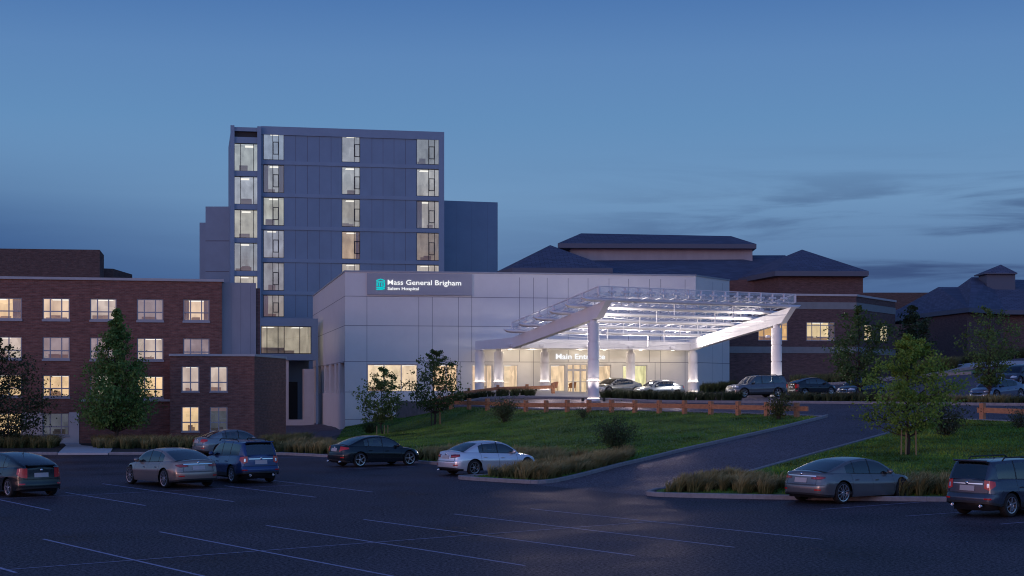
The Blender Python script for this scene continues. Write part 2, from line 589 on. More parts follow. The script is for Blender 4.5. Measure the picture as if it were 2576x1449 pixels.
class MB:
    """Collects faces with a material index each and links them as ONE mesh object."""

    def __init__(s):
        s.v, s.f, s.m = [], [], []

    def vert(s, p):
        s.v.append((p[0], p[1], p[2]))
        return len(s.v) - 1

    def poly(s, pts, mi=0):
        i = len(s.v)
        s.v += [(p[0], p[1], p[2]) for p in pts]
        s.f.append(tuple(range(i, i + len(pts))))
        s.m.append(mi)

    def box(s, o, ex, ey, ez, mi=0):
        o, ex, ey, ez = Vector(o), Vector(ex), Vector(ey), Vector(ez)
        if ex.cross(ey).dot(ez) < 0:
            ex, ey = ey, ex
        p = [o, o + ex, o + ex + ey, o + ey, o + ez, o + ex + ez, o + ex + ey + ez, o + ey + ez]
        i = len(s.v)
        s.v += [tuple(q) for q in p]
        for f in ((0, 3, 2, 1), (4, 5, 6, 7), (0, 1, 5, 4), (1, 2, 6, 5), (2, 3, 7, 6), (3, 0, 4, 7)):
            s.f.append(tuple(i + k for k in f))
            s.m.append(mi)

    def cbox(s, c, dx, dy, dz, mi=0):
        s.box((c[0] - dx / 2, c[1] - dy / 2, c[2] - dz / 2), (dx, 0, 0), (0, dy, 0), (0, 0, dz), mi)

    def tube(s, pts, rad, n=8, mi=0, caps=True):
        pts = [Vector(p) for p in pts]
        if not hasattr(rad, '__len__'):
            rad = [rad] * len(pts)
        base = len(s.v)
        ref = None
        for k, p in enumerate(pts):
            a = pts[max(k - 1, 0)]
            b = pts[min(k + 1, len(pts) - 1)]
            d = (b - a).normalized()
            if ref is None:
                ref = Vector((0, 0, 1)) if abs(d.z) < .9 else Vector((1, 0, 0))
            x = d.cross(ref).normalized()
            y = x.cross(d).normalized()
            ref = y
            for j in range(n):
                t = 2 * math.pi * j / n
                q = p + (x * math.cos(t) + y * math.sin(t)) * rad[k]
                s.v.append((q.x, q.y, q.z))
        for k in range(len(pts) - 1):
            for j in range(n):
                a = base + k * n + j
                b = base + k * n + (j + 1) % n
                s.f.append((a, a + n, b + n, b))
                s.m.append(mi)
        if caps:
            s.f.append(tuple(base + j for j in range(n)))
            s.m.append(mi)
            e = base + (len(pts) - 1) * n
            s.f.append(tuple(e + n - 1 - j for j in range(n)))
            s.m.append(mi)

    def lathe(s, prof, axis_o, axis, n=24, mi=0, closed=False):
        """prof: list of (radius, along)."""
        o, ax = Vector(axis_o), Vector(axis).normalized()
        ref = Vector((0, 0, 1)) if abs(ax.z) < .9 else Vector((1, 0, 0))
        x = ax.cross(ref).normalized()
        y = ax.cross(x).normalized()
        base = len(s.v)
        for r, a in prof:
            for j in range(n):
                t = 2 * math.pi * j / n
                q = o + ax * a + (x * math.cos(t) + y * math.sin(t)) * r
                s.v.append((q.x, q.y, q.z))
        K = len(prof)
        for k in range(K if closed else K - 1):
            k2 = (k + 1) % K
            for j in range(n):
                a, b = base + k * n + j, base + k * n + (j + 1) % n
                c, d = base + k2 * n + (j + 1) % n, base + k2 * n + j
                s.f.append((a, b, c, d))
                s.m.append(mi)

    def grid(s, rows, mi=0, flip=False):
        """rows: list of equal-length lists of points."""
        b = len(s.v)
        n = len(rows[0])
        for r in rows:
            s.v += [tuple(p) for p in r]
        for i in range(len(rows) - 1):
            for j in range(n - 1):
                a = b + i * n + j
                f = (a, a + 1, a + n + 1, a + n)
                s.f.append(f[::-1] if flip else f)
                s.m.append(mi)

    def build(s, name, mats, parent=None, smooth=False, origin=None, uv=True, merge=False):
        me = bpy.data.meshes.new(name)
        off = Vector(origin) if origin is not None else (wloc(parent) if parent is not None else Vector((0, 0, 0)))
        va = np.array(s.v, float) - np.array(off)
        me.from_pydata(va.tolist(), [], s.f)
        if not isinstance(mats, (list, tuple)):
            mats = [mats]
        for m_ in mats:
            me.materials.append(m_)
        if len(mats) > 1:
            me.polygons.foreach_set('material_index', np.array(s.m, np.int32))
        if merge:
            import bmesh
            bm = bmesh.new()
            bm.from_mesh(me)
            bmesh.ops.remove_doubles(bm, verts=bm.verts, dist=.0008)
            bmesh.ops.recalc_face_normals(bm, faces=bm.faces)
            bm.to_mesh(me)
            bm.free()
        if uv and len(me.polygons) < 60000:
            ul = me.uv_layers.new(name='UVMap')
            dat = np.zeros((len(me.loops), 2))
            vv = np.array([v.co[:] for v in me.vertices]) + np.array(off)
            for p in me.polygons:
                nx, ny, nz = p.normal
                idx = list(p.vertices)
                q = vv[idx]
                if abs(nz) > .98:
                    u_, w_ = q[:, 0], q[:, 1]
                else:
                    l = math.hypot(nx, ny)
                    tx, ty = -ny / l, nx / l
                    u_ = q[:, 0] * tx + q[:, 1] * ty
                    w_ = q[:, 2] / max(l, .25)
                dat[p.loop_start:p.loop_start + p.loop_total, 0] = u_
                dat[p.loop_start:p.loop_start + p.loop_total, 1] = w_
            ul.data.foreach_set('uv', dat.ravel())
        if smooth:
            me.polygons.foreach_set('use_smooth', np.ones(len(me.polygons), bool))
        me.update()
        o = link_mesh(name, me, parent)
        if parent is None or origin is not None:
            o.location = off if parent is None else off - wloc(parent)
        return o


def struct(o, kind='structure'):
    o['kind'] = kind
    return o


# ------------------------------------------------------------------ world, sun
w = bpy.data.worlds.new('World')
SC.world = w
w.use_nodes = True
t = w.node_tree
t.nodes.clear()
L = t.links
out = nd(t, 'ShaderNodeOutputWorld')
SUN_EL, SUN_ROT = 1.5, 208.0
sky = nd(t, 'ShaderNodeTexSky')
sky.sky_type = 'NISHITA'
sky.sun_disc = False
sky.sun_elevation = R(SUN_EL)
sky.sun_rotation = R(SUN_ROT)
bg1 = nd(t, 'ShaderNodeBackground')
bg1.inputs[1].default_value = .006
L.new(sky.outputs[0], bg1.inputs[0])
tc = nd(t, 'ShaderNodeTexCoord')
sp = nd(t, 'ShaderNodeSeparateXYZ')
L.new(tc.outputs['Generated'], sp.inputs[0])
ramp = nd(t, 'ShaderNodeValToRGB')
cr = ramp.color_ramp


def lin(r, g, b):
    return tuple(((x / 255) / 12.92 if x <= 10 else (((x / 255) + .055) / 1.055) ** 2.4) for x in (r, g, b))


stops = [(0.0, lin(50, 66, 112)), (.035, lin(54, 78, 126)), (.065, lin(72, 106, 154)), (.09, lin(95, 131, 175)), (.125, lin(110, 150, 192)), (.175, lin(98, 143, 190)),
         (.215, lin(92, 135, 187)), (.26, lin(72, 116, 176)), (.5, lin(60, 95, 155)), (1.0, lin(40, 66, 120))]
while len(cr.elements) < len(stops):
    cr.elements.new(.5)
for e, (p_, c_) in zip(cr.elements, stops):
    e.position = p_
    e.color = c4(c_)
L.new(sp.outputs[2], ramp.inputs[0])
# left side of the sky is darker low down: azimuth term
azm = nd(t, 'ShaderNodeMapRange')
azm.inputs[1].default_value = -.36
azm.inputs[2].default_value = .0
azm.inputs[3].default_value = .0
azm.inputs[4].default_value = 1.0
L.new(sp.outputs[0], azm.inputs[0])
# streaky low clouds, denser to the right
mp = nd(t, 'ShaderNodeMapping')
mp.inputs['Scale'].default_value = (3.2, 3.2, 30.0)
mp.inputs['Rotation'].default_value = (0, R(4), 0)
L.new(tc.outputs['Generated'], mp.inputs[0])
no = nd(t, 'ShaderNodeTexNoise')
no.inputs['Scale'].default_value = 1.55
no.inputs['Detail'].default_value = 7
no.inputs['Roughness'].default_value = .55
no.inputs['Distortion'].default_value = .6
L.new(mp.outputs[0], no.inputs['Vector'])
cl = nd(t, 'ShaderNodeMapRange', interpolation_type='SMOOTHSTEP')
cl.inputs[1].default_value = .43
cl.inputs[2].default_value = .62
L.new(no.outputs[0], cl.inputs[0])
hm = nd(t, 'ShaderNodeMapRange', interpolation_type='SMOOTHSTEP')
hm.inputs[1].default_value = .165
hm.inputs[2].default_value = .085
hm.inputs[3].default_value = 0
hm.inputs[4].default_value = 1
L.new(sp.outputs[2], hm.inputs[0])
rm = nd(t, 'ShaderNodeMapRange', interpolation_type='SMOOTHSTEP')
rm.inputs[1].default_value = -.05
rm.inputs[2].default_value = .25
rm.inputs[3].default_value = .05
rm.inputs[4].default_value = .85
L.new(sp.outputs[0], rm.inputs[0])
m1 = nd(t, 'ShaderNodeMath', operation='MULTIPLY')
L.new(cl.outputs[0], m1.inputs[0])
L.new(hm.outputs[0], m1.inputs[1])
m2 = nd(t, 'ShaderNodeMath', operation='MULTIPLY')
L.new(m1.outputs[0], m2.inputs[0])
L.new(rm.outputs[0], m2.inputs[1])
# the western half of the dome (behind the camera) still carries twilight and is brighter
bkd = nd(t, 'ShaderNodeMapRange', interpolation_type='SMOOTHSTEP')
bkd.inputs[1].default_value = .25
bkd.inputs[2].default_value = -.55
bkd.inputs[3].default_value = 1.0
bkd.inputs[4].default_value = 2.05
L.new(sp.outputs[1], bkd.inputs[0])
tnt = nd(t, 'ShaderNodeMix', data_type='RGBA', blend_type='MULTIPLY')
tnf = nd(t, 'ShaderNodeMapRange')
tnf.inputs[1].default_value = .25
tnf.inputs[2].default_value = -.55
L.new(sp.outputs[1], tnf.inputs[0])
L.new(tnf.outputs[0], tnt.inputs[0])
L.new(ramp.outputs[0], tnt.inputs[6])
tnt.inputs[7].default_value = (1.12, 1.06, .97, 1)
bsc = nd(t, 'ShaderNodeVectorMath', operation='SCALE')
L.new(tnt.outputs[2], bsc.inputs[0])
L.new(bkd.outputs[0], bsc.inputs['Scale'])
azm.inputs[1].default_value = -.12
azm.inputs[2].default_value = -.36
lowm = nd(t, 'ShaderNodeMapRange', interpolation_type='SMOOTHSTEP')
lowm.inputs[1].default_value = .17
lowm.inputs[2].default_value = .07
L.new(sp.outputs[2], lowm.inputs[0])
lz = nd(t, 'ShaderNodeMath', operation='MULTIPLY')
L.new(azm.outputs[0], lz.inputs[0])
L.new(lowm.outputs[0], lz.inputs[1])
ld = nd(t, 'ShaderNodeMix', data_type='RGBA')
L.new(lz.outputs[0], ld.inputs[0])
L.new(bsc.outputs[0], ld.inputs[6])
ld.inputs[7].default_value = c4(lin(44, 84, 140))
mx = nd(t, 'ShaderNodeMix', data_type='RGBA')
L.new(m2.outputs[0], mx.inputs[0])
L.new(ld.outputs[2], mx.inputs[6])
mx.inputs[7].default_value = c4(lin(44, 70, 118))
# afterglow low over the western horizon, behind the camera
wd = nd(t, 'ShaderNodeVectorMath', operation='DOT_PRODUCT')
wd.inputs[1].default_value = (-.62, -.78, 0)
L.new(tc.outputs['Generated'], wd.inputs[0])
wa = nd(t, 'ShaderNodeMapRange', interpolation_type='SMOOTHSTEP')
wa.inputs[1].default_value = .05
wa.inputs[2].default_value = .95
L.new(wd.outputs['Value'], wa.inputs[0])
wz = nd(t, 'ShaderNodeValToRGB')
we = wz.color_ramp
gl = [(0.0, (.85, .28, .18)), (.05, (1.0, .42, .30)), (.14, (.52, .27, .30)), (.30, (.13, .10, .18)), (.55, (0, 0, 0))]
while len(we.elements) < len(gl):
    we.elements.new(.5)
for e, (p_, c_) in zip(we.elements, gl):
    e.position = p_
    e.color = c4(c_)
L.new(sp.outputs[2], wz.inputs[0])
ws = nd(t, 'ShaderNodeVectorMath', operation='SCALE')
L.new(wz.outputs[0], ws.inputs[0])
L.new(wa.outputs[0], ws.inputs['Scale'])
ad = nd(t, 'ShaderNodeVectorMath', operation='ADD')
L.new(mx.outputs[2], ad.inputs[0])
L.new(ws.outputs[0], ad.inputs[1])
bg2 = nd(t, 'ShaderNodeBackground')
bg2.inputs[1].default_value = .95
L.new(ad.outputs[0], bg2.inputs[0])
asn = nd(t, 'ShaderNodeAddShader')
L.new(bg1.outputs[0], asn.inputs[0])
L.new(bg2.outputs[0], asn.inputs[1])
L.new(asn.outputs[0], out.inputs[0])

sun = bpy.data.lights.new('sun', 'SUN')
sun.energy = .34
sun.angle = R(14)
sun.color = (1.0, .56, .46)
so = bpy.data.objects.new('sun', sun)
COL.objects.link(so)
sdir = Vector((.66, .74, -.12)).normalized()     # travels right and away from the camera: the sun has just set behind, to the left
so.rotation_euler = sdir.to_track_quat('-Z', 'Y').to_euler()
so.location = (-30, -30, 20)

SC.view_settings.view_transform = 'Standard'
SC.view_settings.look = 'None'
SC.view_settings.exposure = 0
SC.view_settings.gamma = 1
SC.view_settings.use_curve_mapping = False
SC.render.engine = 'CYCLES'
SC.cycles.filter_width = 1.1
SC.cycles.use_denoising = True
SC.cycles.max_bounces = 8
SC.cycles.diffuse_bounces = 3
SC.cycles.glossy_bounces = 3
SC.cycles.transparent_max_bounces = 16
SC.cycles.sample_clamp_indirect = 4.0
SC.cycles.caustics_reflective = False
SC.cycles.caustics_refractive = False
import bmesh


# ------------------------------------------------------------------ ground sheets
def sheet(name, poly, m, off=0.0, cell=1.5, flat=None, kind='structure', lines=None):
    bm = bmesh.new()
    bm.faces.new([bm.verts.new((x, y, 0)) for x, y in poly])
    bmesh.ops.triangulate(bm, faces=bm.faces[:])
    if flat is None:
        xs = [p[0] for p in poly]
        ys = [p[1] for p in poly]
        for ax, lo, hi in ((0, min(xs), max(xs)), (1, min(ys), max(ys))):
            g = lines if lines is not None else [k * cell for k in range(math.ceil(lo / cell), math.floor(hi / cell) + 1)]
            for c in g:
                if not lo < c < hi:
                    continue
                co = [0, 0, 0]
                no_ = [0, 0, 0]
                co[ax] = c
                no_[ax] = 1
                bmesh.ops.bisect_plane(bm, geom=bm.verts[:] + bm.edges[:] + bm.faces[:], dist=1e-4, plane_co=co, plane_no=no_)
        bmesh.ops.triangulate(bm, faces=[f for f in bm.faces if len(f.verts) > 4])
        z = Hn([(v.co.x, v.co.y) for v in bm.verts])
        for v, zz in zip(bm.verts, z):
            v.co.z = zz + off
    else:
        for v in bm.verts:
            v.co.z = flat
    bmesh.ops.recalc_face_normals(bm, faces=bm.faces)
    for f in bm.faces:
        if f.normal.z < 0:
            f.normal_flip()
    me = bpy.data.meshes.new(name)
    bm.to_mesh(me)
    bm.free()
    me.materials.append(m)
    if flat is None:
        me.polygons.foreach_set('use_smooth', np.ones(len(me.polygons), bool))
    o = link_mesh(name, me)
    o['kind'] = kind
    return o


def resample(pl, step):
    out = [Vector(pl[0])]
    for a, b in zip(pl[:-1], pl[1:]):
        a, b = Vector(a), Vector(b)
        n = max(1, int((b - a).length / step))
        out += [a.lerp(b, k / n) for k in range(1, n + 1)]
    return out


def smooth_line(pl, it=2):
    pl = [Vector(p) for p in pl]
    for _ in range(it):
        q = [pl[0]]
        for a, b in zip(pl[:-1], pl[1:]):
            q += [a.lerp(b, .25), a.lerp(b, .75)]
        q.append(pl[-1])
        pl = q
    return pl


def kerb(pl, h=.15, w_=.17, zoff=-.05, it=1, m='kerb', name='kerb'):
    """A kerb stone run along a plan polyline; sections 2.4 m long with fine joints."""
    pl = smooth_line(pl, it)
    pts = resample(pl, .8)
    mb = MB()
    rows = []
    zs = Hn([(p.x, p.y) for p in pts])
    for k, p in enumerate(pts):
        a, b = pts[max(0, k - 1)], pts[min(len(pts) - 1, k + 1)]
        d = (b - a).normalized()
        n = Vector((-d.y, d.x))
        z = zs[k]
        l, r = p + n * w_ / 2, p - n * w_ / 2
        l2, r2 = p + n * (w_ / 2 - .025), p - n * (w_ / 2 - .025)
        rows.append([(l.x, l.y, z + zoff), (l.x, l.y, z + h - .025), (l2.x, l2.y, z + h), (r2.x, r2.y, z + h), (r.x, r.y, z + h - .025), (r.x, r.y, z + zoff)])
    mb.grid(rows)
    mb.poly(rows[0][::-1])
    mb.poly(rows[-1])
    for k in range(3, len(pts) - 1, 3):
        a, b = pts[k], pts[k + 1]
        d = (b - a).normalized()
        n = Vector((-d.y, d.x))
        z = zs[k]
        o = a - n * (w_ / 2 + .003) - d * .01
        mb.box((o.x, o.y, z - .02), (n.x * (w_ + .006), n.y * (w_ + .006), 0), (d.x * .02, d.y * .02, 0), (0, 0, h + .023), 1)
    o = mb.build(name, [M[m], M['seam']], uv=False)
    o['kind'] = 'structure'
    return o


# big ground sheet, fine near, coarse far
gl_ = [-1500, -600, -250, -120] + [k * 5 for k in range(-16, 45)] + [260, 400, 800, 1600, 2500]
sheet('ground', [(-1500, -60), (1500, -60), (1500, 2400), (-1500, 2400)], M['soil'], off=-.14, lines=gl_)

LOT_EDGE = [(-75, 84.0), (-13.4, 84.6), (-10.2, 81.6), (-5.0, 75.2), (-3.7, 73.3), (2.1, 65.3), (-2.0, 62.0), (-1.9, 61.2), (0.6, 58.6), (1.7, 59.2)]
lot = LOT_EDGE + [(2.6, 60.4), (6.0, 54.4), (5.0, 53.2), (4.7, 52.0), (5.4, 51.3), (9.0, 50.2), (14.0, 49.3), (30, 47.6), (75, 46), (75, -30), (-75, -30)]
sheet('parking_lot', lot, M['asphalt'], flat=0.0)

RL = [(1.7, 59.2), (1.3 + .54 * 8, 59.3 + .84 * 8), (1.3 + .54 * 20, 59.3 + .84 * 20), (1.3 + .54 * 29, 59.3 + .84 * 29), (17.7, 85.2)]
RR = [(5.0, 53.2), (5.8 + .54 * 4, 53 + .84 * 4), (5.8 + .54 * 14, 53 + .84 * 14), (5.8 + .54 * 25, 53 + .84 * 25), (21.6, 78.6), (23.2, 78.9)]
NEAR = [(17.7, 85.2), (17.0, 86.2), (5.9 + .55, 100.0 + .45), (-3.4, 113.0), (-5.6, 116.6), (-6.4, 119.5), (-5.2, 122.0), (-2.6, 122.6)]
FARK = [(-2.6, 122.6), (1.0, 121.0), (6.0, 114.2), (11.3, 108), (23.7, 98), (31.3, 92), (60, 69)]
road = [(4.6, 51.8), (0.6, 58.3)] + RL[:-1] + NEAR + FARK[1:] + [(60, 50), (33, 66.8)] + RR[::-1]
sheet('access_road', road, M['asphalt2'], off=.004, cell=1.5)

# upper parking and plaza
sheet('upper_parking', [(3.0, 121.4), (8.6, 117.2), (14.4, 111.0), (25.6, 101.4), (33.2, 95.2), (62, 73), (80, 100), (70, 165), (44, 158), (36, 146), (21, 143.4), (18.5, 136.5), (14.0, 124.4), (8, 121.6)],
      M['asphalt2'], off=.0, cell=2)
sheet('plaza_paving', [(-6.6, 124.2), (-3, 123.3), (1.4, 122.0), (7.6, 119.2), (13.8, 124.0), (18.5, 136.3), (16.4, 134.9), (-14.4, 129.95), (-13, 127.2)], M['paving'], off=.05, cell=2)
sheet('service_road', [(-30, 104), (-19, 105), (-13.6, 108.6), (-12.6, 117), (-14.6, 129.6), (-22, 164), (-30, 160)], M['asphalt2'], off=.0, cell=3)

# central lawn, right lawn
LAWN = [(-1.75, 61.7), (.6, 58.85), (1.5, 59.5), (1.2 + .54 * 8, 59.4 + .84 * 8), (1.2 + .54 * 20, 59.4 + .84 * 20), (1.2 + .54 * 29, 59.4 + .84 * 29),
        (17.3, 85.2), (16.5, 86.0), (5.3 + .7, 99.7 + .6), (-4.0, 112.9), (-8.3, 117.6), (-10, 124), (-12.2, 129.6), (-14.2, 129.7), (-13.2, 118), (-12.6, 108),
        (-9.6, 82.2), (-4.8, 75.4), (-3.5, 73.6), (2.35, 65.4)]
sheet('lawn', LAWN, M['lawn'], off=.10, cell=1.5)
LAWN2 = [(5.0, 52.1), (5.5, 51.6), (9.0, 50.5), (14, 49.6), (30, 47.9), (46, 47.3), (46, 58), (33.2, 66.4), (23.0, 78.6), (21.7, 78.4)] + [(x + .12, y - .1) for x, y in RR[::-1][2:]]
sheet('lawn', LAWN2, M['lawn'], off=.10, cell=1.5)

# left planting beds and path
sheet('planting_bed', [(-75, 84.2), (-13.4, 84.8), (-10.0, 82.0), (-12.8, 103.5), (-20, 104.6), (-34, 103.6), (-75, 99)], M['mulch'], off=.08, cell=2)
pth = [(-25.5, 84.45), (-22.6, 84.5), G(284, 1131.5), G(206, 1124.5), G(196, 1119), G(160, 1119), G(166, 1125)]
sheet('path', pth, M['paving'], off=.105, cell=2)

kerb([(-25.45, 84.32), (-22.65, 84.36)], h=.107, w_=.3, it=0, m='paving', name='path')
for pl, it in (([(-75, 84.0), (-25.5, 84.3)], 0), ([(-22.6, 84.35)] + LOT_EDGE[1:6] + [(2.25, 65.2)], 1), ([(2.25, 65.2), (-2.05, 61.95), (-2.15, 61.5), (-1.85, 61.0), (.6, 58.55), (1.1, 58.5), (1.8, 59.3)], 1),
               (RL[:1] + RL[1:4] + [(17.6, 85.0), (18.0, 86.0)], 1),
               ([(5.2, 53.5), (4.75, 52.4), (4.75, 51.85), (5.4, 51.3), (9.0, 50.2), (14.0, 49.3), (30, 47.6), (75, 46)], 1)):
    kerb(pl, it=it)
kerb([(5.2, 53.5)] + RR[1:4] + [(21.5, 78.5)], h=.13, w_=.14)
kerb(NEAR, h=.14, w_=.5)
kerb([(21.6, 78.6), (23.2, 78.8), (33.2, 66.6), (60, 49.6)], h=.14, w_=.5)
kerb(FARK, h=.17, w_=.35)
kerb([(17.5, 136.2), (18.6, 136.4), (21, 139), (24, 138.6), (33, 136), (44, 140)], h=.22, w_=.3)

# parking lines
LINES = []
for a, b in (((-60, 1245), (127, 1284)), ((165, 1239), (366, 1272)), ((258, 1217), (588, 1262)), ((565, 1222), (795, 1251)), ((628, 1202), (938, 1238)),
             ((108, 1356), (600, 1470)), ((402, 1338), (1095, 1470)), ((670, 1322), (1320, 1423)), ((915, 1307), (1596, 1398)), ((1140, 1293), (1848, 1377)), ((1335, 1280), (2068, 1357)),
             ((-160, 1380), (40, 1441))):
    LINES.append((G(*a), G(*b), .085))
for a, b in (((0, 1255), (760, 1220)), ((0, 1435), (1650, 1312)), ((2066, 1282), (2330, 1262.5)), ((2279, 1299), (2560, 1279)), ((2516, 1319), (2760, 1300)),
             ((852, 1181), (1046, 1173.5)), ((700, 1151), (830, 1150.5))):
    LINES.append((G(*a), G(*b), .065))
mb = MB()
for k, (a, b, wd_) in enumerate(LINES):
    a, b = Vector(a), Vector(b)
    d = (b - a).normalized()
    n = Vector((-d.y, d.x)) * wd_ / 2
    z = .004 if k < 12 else .0075
    mb.poly([(*(a - n), z), (*(b - n), z), (*(b + n), z), (*(a + n), z)])
struct(mb.build('parking_line_marking', M['paint'], uv=False))


# ------------------------------------------------------------------ facades
class Fac:
    def __init__(s, p0, p1):
        s.p0, s.p1 = Vector(p0), Vector(p1)
        d = s.p1 - s.p0
        s.len = d.length
        s.e = d / s.len
        n = Vector((s.e.y, -s.e.x))
        s.n = n

    def hit(s, u, v):
        d = Vector(((u - CX) / F, 1.0))
        t_ = s.p0.dot(s.n) / d.dot(s.n)
        q = d * t_
        return (q - s.p0).dot(s.e), EZ - (v - HV) / F * t_

    def pt(s, a, z, off=0.0):
        q = s.p0 + s.e * a + s.n * off
        return Vector((q.x, q.y, z))

    def rect(s, u0, v0, u1, v1):
        a0, z1 = s.hit(u0, v0)
        a1, _ = s.hit(u1, v0)
        _, z0 = s.hit((u0 + u1) / 2, v1)
        return a0, a1, z0, z1

    def box(s, mb, a0, a1, z0, z1, o0, o1, mi=0):
        """box between facade offsets o0 < o1 (outward)"""
        mb.box(s.pt(a0, z0, o0), (s.e * (a1 - a0)).to_3d(), (s.n * (o1 - o0)).to_3d(), (0, 0, z1 - z0), mi)


def wall_grid(mb, f, a0, a1, z0, z1, ops=(), depth=.18, mi=0, rmi=None):
    xs = sorted({a0, a1, *[o[0] for o in ops], *[o[1] for o in ops]})
    zs = sorted({z0, z1, *[o[2] for o in ops], *[o[3] for o in ops]})
    xs = [x for x in xs if a0 <= x <= a1]
    zs = [z for z in zs if z0 <= z <= z1]
    for i in range(len(xs) - 1):
        for j in range(len(zs) - 1):
            cx, cz = (xs[i] + xs[i + 1]) / 2, (zs[j] + zs[j + 1]) / 2
            if any(o[0] < cx < o[1] and o[2] < cz < o[3] for o in ops):
                continue
            mb.poly([f.pt(xs[i], zs[j]), f.pt(xs[i + 1], zs[j]), f.pt(xs[i + 1], zs[j + 1]), f.pt(xs[i], zs[j + 1])], mi)
    rmi = mi if rmi is None else rmi
    for b0, b1, c0, c1 in ops:
        b0_, b1_, c0_, c1_ = max(b0, a0), min(b1, a1), max(c0, z0), min(c1, z1)
        q = [(b0_, c0_), (b1_, c0_), (b1_, c1_), (b0_, c1_)]
        for k in range(4):
            p, r = q[k], q[(k + 1) % 4]
            mb.poly([f.pt(*p), f.pt(*p, -depth), f.pt(*r, -depth), f.pt(*r)], rmi)


def seam_v(mb, f, a, z0, z1, mi, wd_=.04, out_=.004):
    mb.poly([f.pt(a - wd_ / 2, z0, out_), f.pt(a + wd_ / 2, z0, out_), f.pt(a + wd_ / 2, z1, out_), f.pt(a - wd_ / 2, z1, out_)], mi)


def seam_h(mb, f, z, a0, a1, mi, wd_=.045, out_=.005):
    mb.poly([f.pt(a0, z - wd_ / 2, out_), f.pt(a1, z - wd_ / 2, out_), f.pt(a1, z + wd_ / 2, out_), f.pt(a0, z + wd_ / 2, out_)], mi)


def window(parent, f, rect, cols, rows, fmat, color, depth=.18, fw=.06, room=1.3, furnish=None, label=None, sash=None, sill=None, curtain=0.0, seed=0, name='window'):
    """frame mesh 'window' > pane, room, furnishings; cols / rows are the inner mullion positions as fractions."""
    a0, a1, z0, z1 = rect
    rr = random.Random(seed)
    mb = MB()
    i0, i1 = -depth + .02, -depth + .09
    f.box(mb, a0, a0 + fw, z0, z1, i0, i1)
    f.box(mb, a1 - fw, a1, z0, z1, i0, i1)
    f.box(mb, a0 + fw, a1 - fw, z0, z0 + fw, i0, i1)
    f.box(mb, a0 + fw, a1 - fw, z1 - fw, z1, i0, i1)
    for c in cols:
        x = a0 + (a1 - a0) * c
        f.box(mb, x - fw / 2, x + fw / 2, z0 + fw, z1 - fw, i0, i1)
    xs = [a0 + fw] + [q for c in cols for q in (a0 + (a1 - a0) * c - fw / 2, a0 + (a1 - a0) * c + fw / 2)] + [a1 - fw]
    for r in rows:
        z = z0 + (z1 - z0) * r
        for k in range(0, len(xs), 2):
            f.box(mb, xs[k], xs[k + 1], z - fw / 2, z + fw / 2, i0 + .004, i1 - .004)
    if sill:
        f.box(mb, a0 - .04, a1 + .04, z0 - sill, z0 - .002, -depth + .1, .07)
    if sash:
        b0, b1, d0, d1 = sash
        x0, x1 = a0 + (a1 - a0) * b0, a0 + (a1 - a0) * b1
        y0, y1 = z0 + (z1 - z0) * d0, z0 + (z1 - z0) * d1
        g = .09
        for q in ((x0, x0 + g, y0, y1), (x1 - g, x1, y0, y1), (x0 + g, x1 - g, y0, y0 + g), (x0 + g, x1 - g, y1 - g, y1)):
            f.box(mb, *q, i1 + .003, i1 + .05)
    wo = mb.build(name, fmat, parent, uv=False)
    if label:
        wo['label'] = label
    pm = MB()
    pm.poly([f.pt(a0 + .01, z0 + .01, i0 + .03), f.pt(a1 - .01, z0 + .01, i0 + .03), f.pt(a1 - .01, z1 - .01, i0 + .03), f.pt(a0 + .01, z1 - .01, i0 + .03)])
    pm.build('pane', M['pane'], wo, uv=False, origin=wloc(parent))
    rm_ = MB()
    b = i0 - .01
    bk = b - room
    A = [f.pt(a0, z0, b), f.pt(a1, z0, b), f.pt(a1, z1, b), f.pt(a0, z1, b)]
    B = [f.pt(a0, z0, bk), f.pt(a1, z0, bk), f.pt(a1, z1, bk), f.pt(a0, z1, bk)]
    rm_.poly(B)
    for k in range(4):
        k2 = (k + 1) % 4
        rm_.poly([A[k], A[k2], B[k2], B[k]])
    ro = rm_.build('room', M['room'], wo, uv=False, origin=wloc(parent))
    ro.color = (*color, 1)
    if max(color) > .3 and room > 1:
        lm = MB()
        W_ = a1 - a0
        n = 1 if W_ < 3 else 2
        for q in range(n):
            xc = a0 + W_ * ((q + .5) / n + rr.uniform(-.12, .12))
            f.box(lm, xc - min(.5, W_ * .3), xc + min(.5, W_ * .3), z1 - .10, z1 - .05, b - room * .75, b - room * .35)
        lm.build('ceiling_lamp', M['tube'], wo, uv=False, origin=wloc(parent))
    if curtain > 0:
        cm = MB()
        k = rr.choice((0, 1, 2))
        spans = []
        W_ = a1 - a0
        if k in (0, 2):
            spans.append((a0 + .03, a0 + W_ * curtain))
        if k in (1, 2):
            spans.append((a1 - W_ * curtain, a1 - .03))
        for s0, s1 in spans:
            n = max(6, int((s1 - s0) / .07))
            rows_ = []
            for j in range(n + 1):
                x = s0 + (s1 - s0) * j / n
                o = b - .12 + .04 * math.sin(j * 2.1)
                rows_.append([f.pt(x, z0 + .03, o), f.pt(x, z1 - .04, o)])
            cm.grid(rows_)
        cm.build('curtain', M['curtain'], wo, uv=False, smooth=True, origin=wloc(parent))
    if furnish:
        fm = MB()
        W_ = a1 - a0
        Hh = z1 - z0
        for _ in range(furnish):
            x = a0 + W_ * rr.uniform(.04, .5)
            wd_ = W_ * rr.uniform(.2, .45)
            h_ = Hh * rr.uniform(.10, .26)
            o = b - rr.uniform(.3, .9)
            f.box(fm, x, x + wd_, z0 + .02, z0 + h_, o - .2, o)
        fm.build('furnishing', M['furn'], wo, uv=False, origin=wloc(parent))
    return wo


def roof_slab(parent, pts, z, mat_, name='roof'):
    mb = MB()
    mb.poly([(p[0], p[1], z) for p in pts])
    return mb.build(name, mat_, parent, uv=True)


